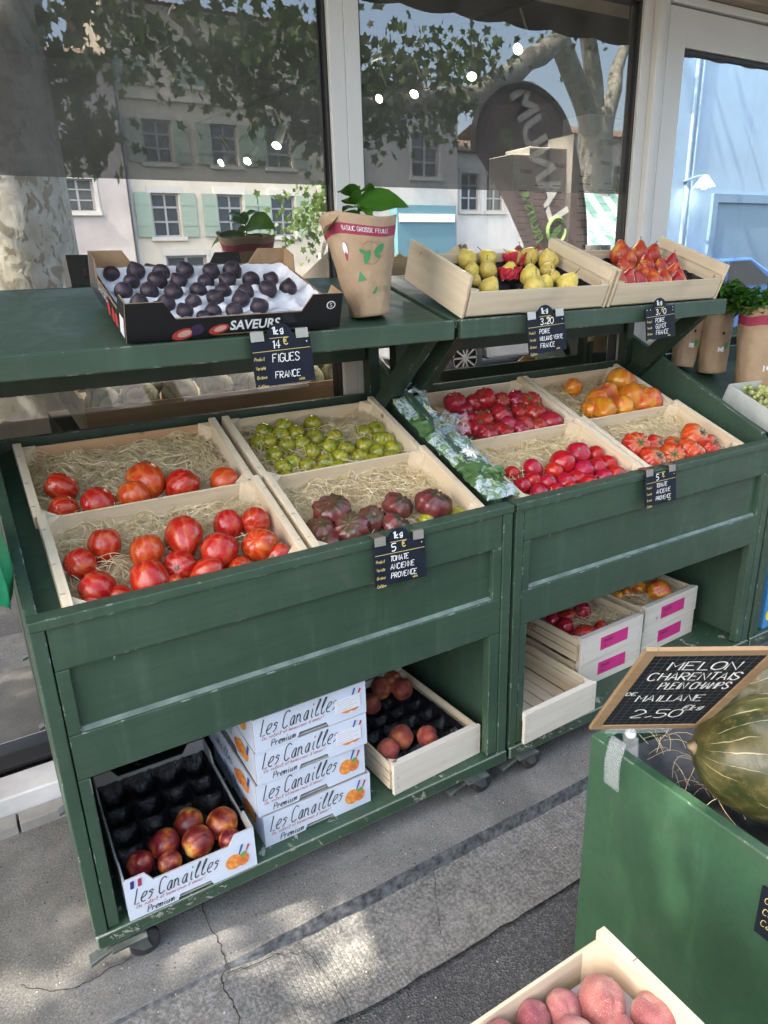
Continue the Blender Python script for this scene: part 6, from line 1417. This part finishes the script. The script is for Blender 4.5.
mb = MB(); mb.tube([(P2[13][0], 0, 0.02), (P2[13][0], 0, P2[13][1])], .018, M_hem, 8); mb.build('pole', e); MB().lathe([(.001, .04), (.2, .03), (.24, 0)], M_hem, 20, c=(P2[13][0], 0)).build('base', e)
def Mflag(px, py, ang):     # text plane facing +Y, reading upwards
    o = FB(px, py); a = R_(ang)
    return Matrix.Translation((o.x - ox, .008, o.z + .06)) @ Matrix(((-math.cos(a), math.sin(a), 0, 0), (0, 0, 1, 0), (math.sin(a), math.cos(a), 0, 0), (0, 0, 0, 1)))
M_fw = plain('banner_white_print', (.75, .74, .70), .7); M_fg = plain('banner_green_print', (.20, .36, .12), .7)
font_mesh('LANUM', .36, M_fw, Mflag(551, 226, 63), 'lettering', e, bold=.012); font_mesh('FRUITS & LEGUMES', .125, M_fg, Mflag(537, 244, 63), 'small_lettering', e, bold=.004)
mb = MB(); c0 = FB(556, 231); ring = [(c0.x - ox + .115 * math.cos(a), .010, c0.z + .06 + .115 * math.sin(a)) for a in [2 * math.pi * k / 20 + .8 for k in range(19)]]; mb.tube(ring, .022, M_fg, 5)
mb.add([(c0.x - ox + a_, .013, c0.z + .06 + b_) for a_, b_ in ((-.07, -.08), (.0, -.06), (.06, .0), (.05, .06), (-.02, .03), (-.07, -.03))], [tuple(range(6))], M_fg); mb.build('leaf_emblem', e)
# striped market canopy
e0 = VP(570, 245, 9.5); e1 = VP(645, 245, 9.5); et = VP(600, 205, 10.8)
e = empty('market_canopy', (e0.x, e0.y, -.06), label='green and white striped stall canopy out on the square', category='canopy'); Wd = 3.0
mb = MB(); ms = [plain('stripe_green', (.22, .42, .34), .8), plain('stripe_white', (.70, .70, .66), .8)]
for k in range(14):
    x0 = Wd * k / 14 - .3; x1 = x0 + Wd / 14; mb.add([(x0, 0, e0.z + .05), (x1, 0, e0.z + .05), (x1 + .35, -1.3, et.z + .3), (x0 + .35, -1.3, et.z + .3)], [(0, 1, 2, 3)], ms[k % 2])
mb.build('cloth', e, solid=.01)
for x in (-.25, Wd - .35):
    for y in (-.02, -1.28): MB().tube([(x + (.35 if y < -.1 else 0), y, 0), (x + (.35 if y < -.1 else 0), y, (e0.z if y > -.1 else et.z + .2))], .02, M_metal, 6).build('pole', e)
# parked car
cp = VP(465, 358, 17.0)
M_car = plain('silver_car_paint', (.45, .47, .48), .25, .4)
def car(x, y, label, paint, rz=0):
    e = empty('parked_car', (x, y, -.06), (0, 0, rz), label=label, category='car', group='cars parked on the square')
    pr = [(-.75, .28), (-.75, .62), (-.68, .80), (-.2, .92), (.55, 1.42), (1.9, 1.46), (2.9, 1.05), (3.25, .98), (3.32, .6), (3.28, .28), (2.95, .25), (2.85, .5), (2.65, .62), (2.42, .62), (2.22, .5), (2.12, .25), (.42, .25), (.33, .5), (.12, .62), (-.1, .62), (-.3, .5), (-.4, .26)]
    MB().prism(pr, -1.7, 0, 1, paint).build('body', e, bevel=.04)
    MB().prism([(.02, .96), (.62, 1.36), (1.22, 1.40), (1.22, .98)], .001, .012, 1, plain('dark_car_glass', (.03, .035, .04), .08)).build('window', e); MB().prism([(1.3, .98), (1.3, 1.40), (1.86, 1.40), (2.55, 1.05), (2.5, .99)], .001, .012, 1, plain('dark_car_glass', (.03, .035, .04), .08)).build('window', e)
    for cx in (0, 2.53):
        for yy in (.012, -1.52):
            wl = MB(); M4 = Matrix.Translation((cx, yy, .31)) @ Matrix.Rotation(R_(90), 4, 'X'); wl.lathe([(.20, 0), (.29, 0), (.31, .03), (.31, .17), (.28, .2)], M_rubber, 28); wl.v = [M4 @ v for v in wl.v]; wo = wl.build('wheel', e, smooth=True)
            rm = MB(); rm.lathe([(.001, .05), (.2, .05), (.205, .01)], M_black, 24)
            for k in range(10): a = k * math.pi / 5; rm.box((.03, -.012, .0), (.20, .012, .03), M_metal, Matrix.Rotation(a, 4, 'Z'))
            rm.lathe([(.19, .0), (.21, .0), (.21, .03)], M_metal, 28); rm.lathe([(.001, -.003), (.045, -.003), (.05, .03)], M_metal, 12)
            rm.v = [M4 @ v for v in rm.v]; rm.build('rim', wo)
    MB().box((-.77, -.5, .62), (-.70, -.1, .76), M_paper).build('headlight', e); MB().box((-.77, -1.6, .62), (-.70, -1.2, .76), M_paper).build('headlight', e)
    return e
wz = CAM + ray(465, 358) * (17 / ray(465, 358).y)
# find the distance at which the hub height matches the wheel
dd_ = ray(465, 358); tt = (.25 - CAM.z) / dd_.z; hub = CAM + dd_ * tt
car(hub.x, 2 * FY + .02 - hub.y, 'silver car parked on the square, reflected below the pear shelf', M_car)
car(hub.x + 4.6, 2 * FY + .02 - hub.y - .3, 'blue car parked beyond the silver one', plain('blue_car_paint', (.06, .16, .40), .25, .3))
# low red-green planter strip etc. left out: nothing of it shows
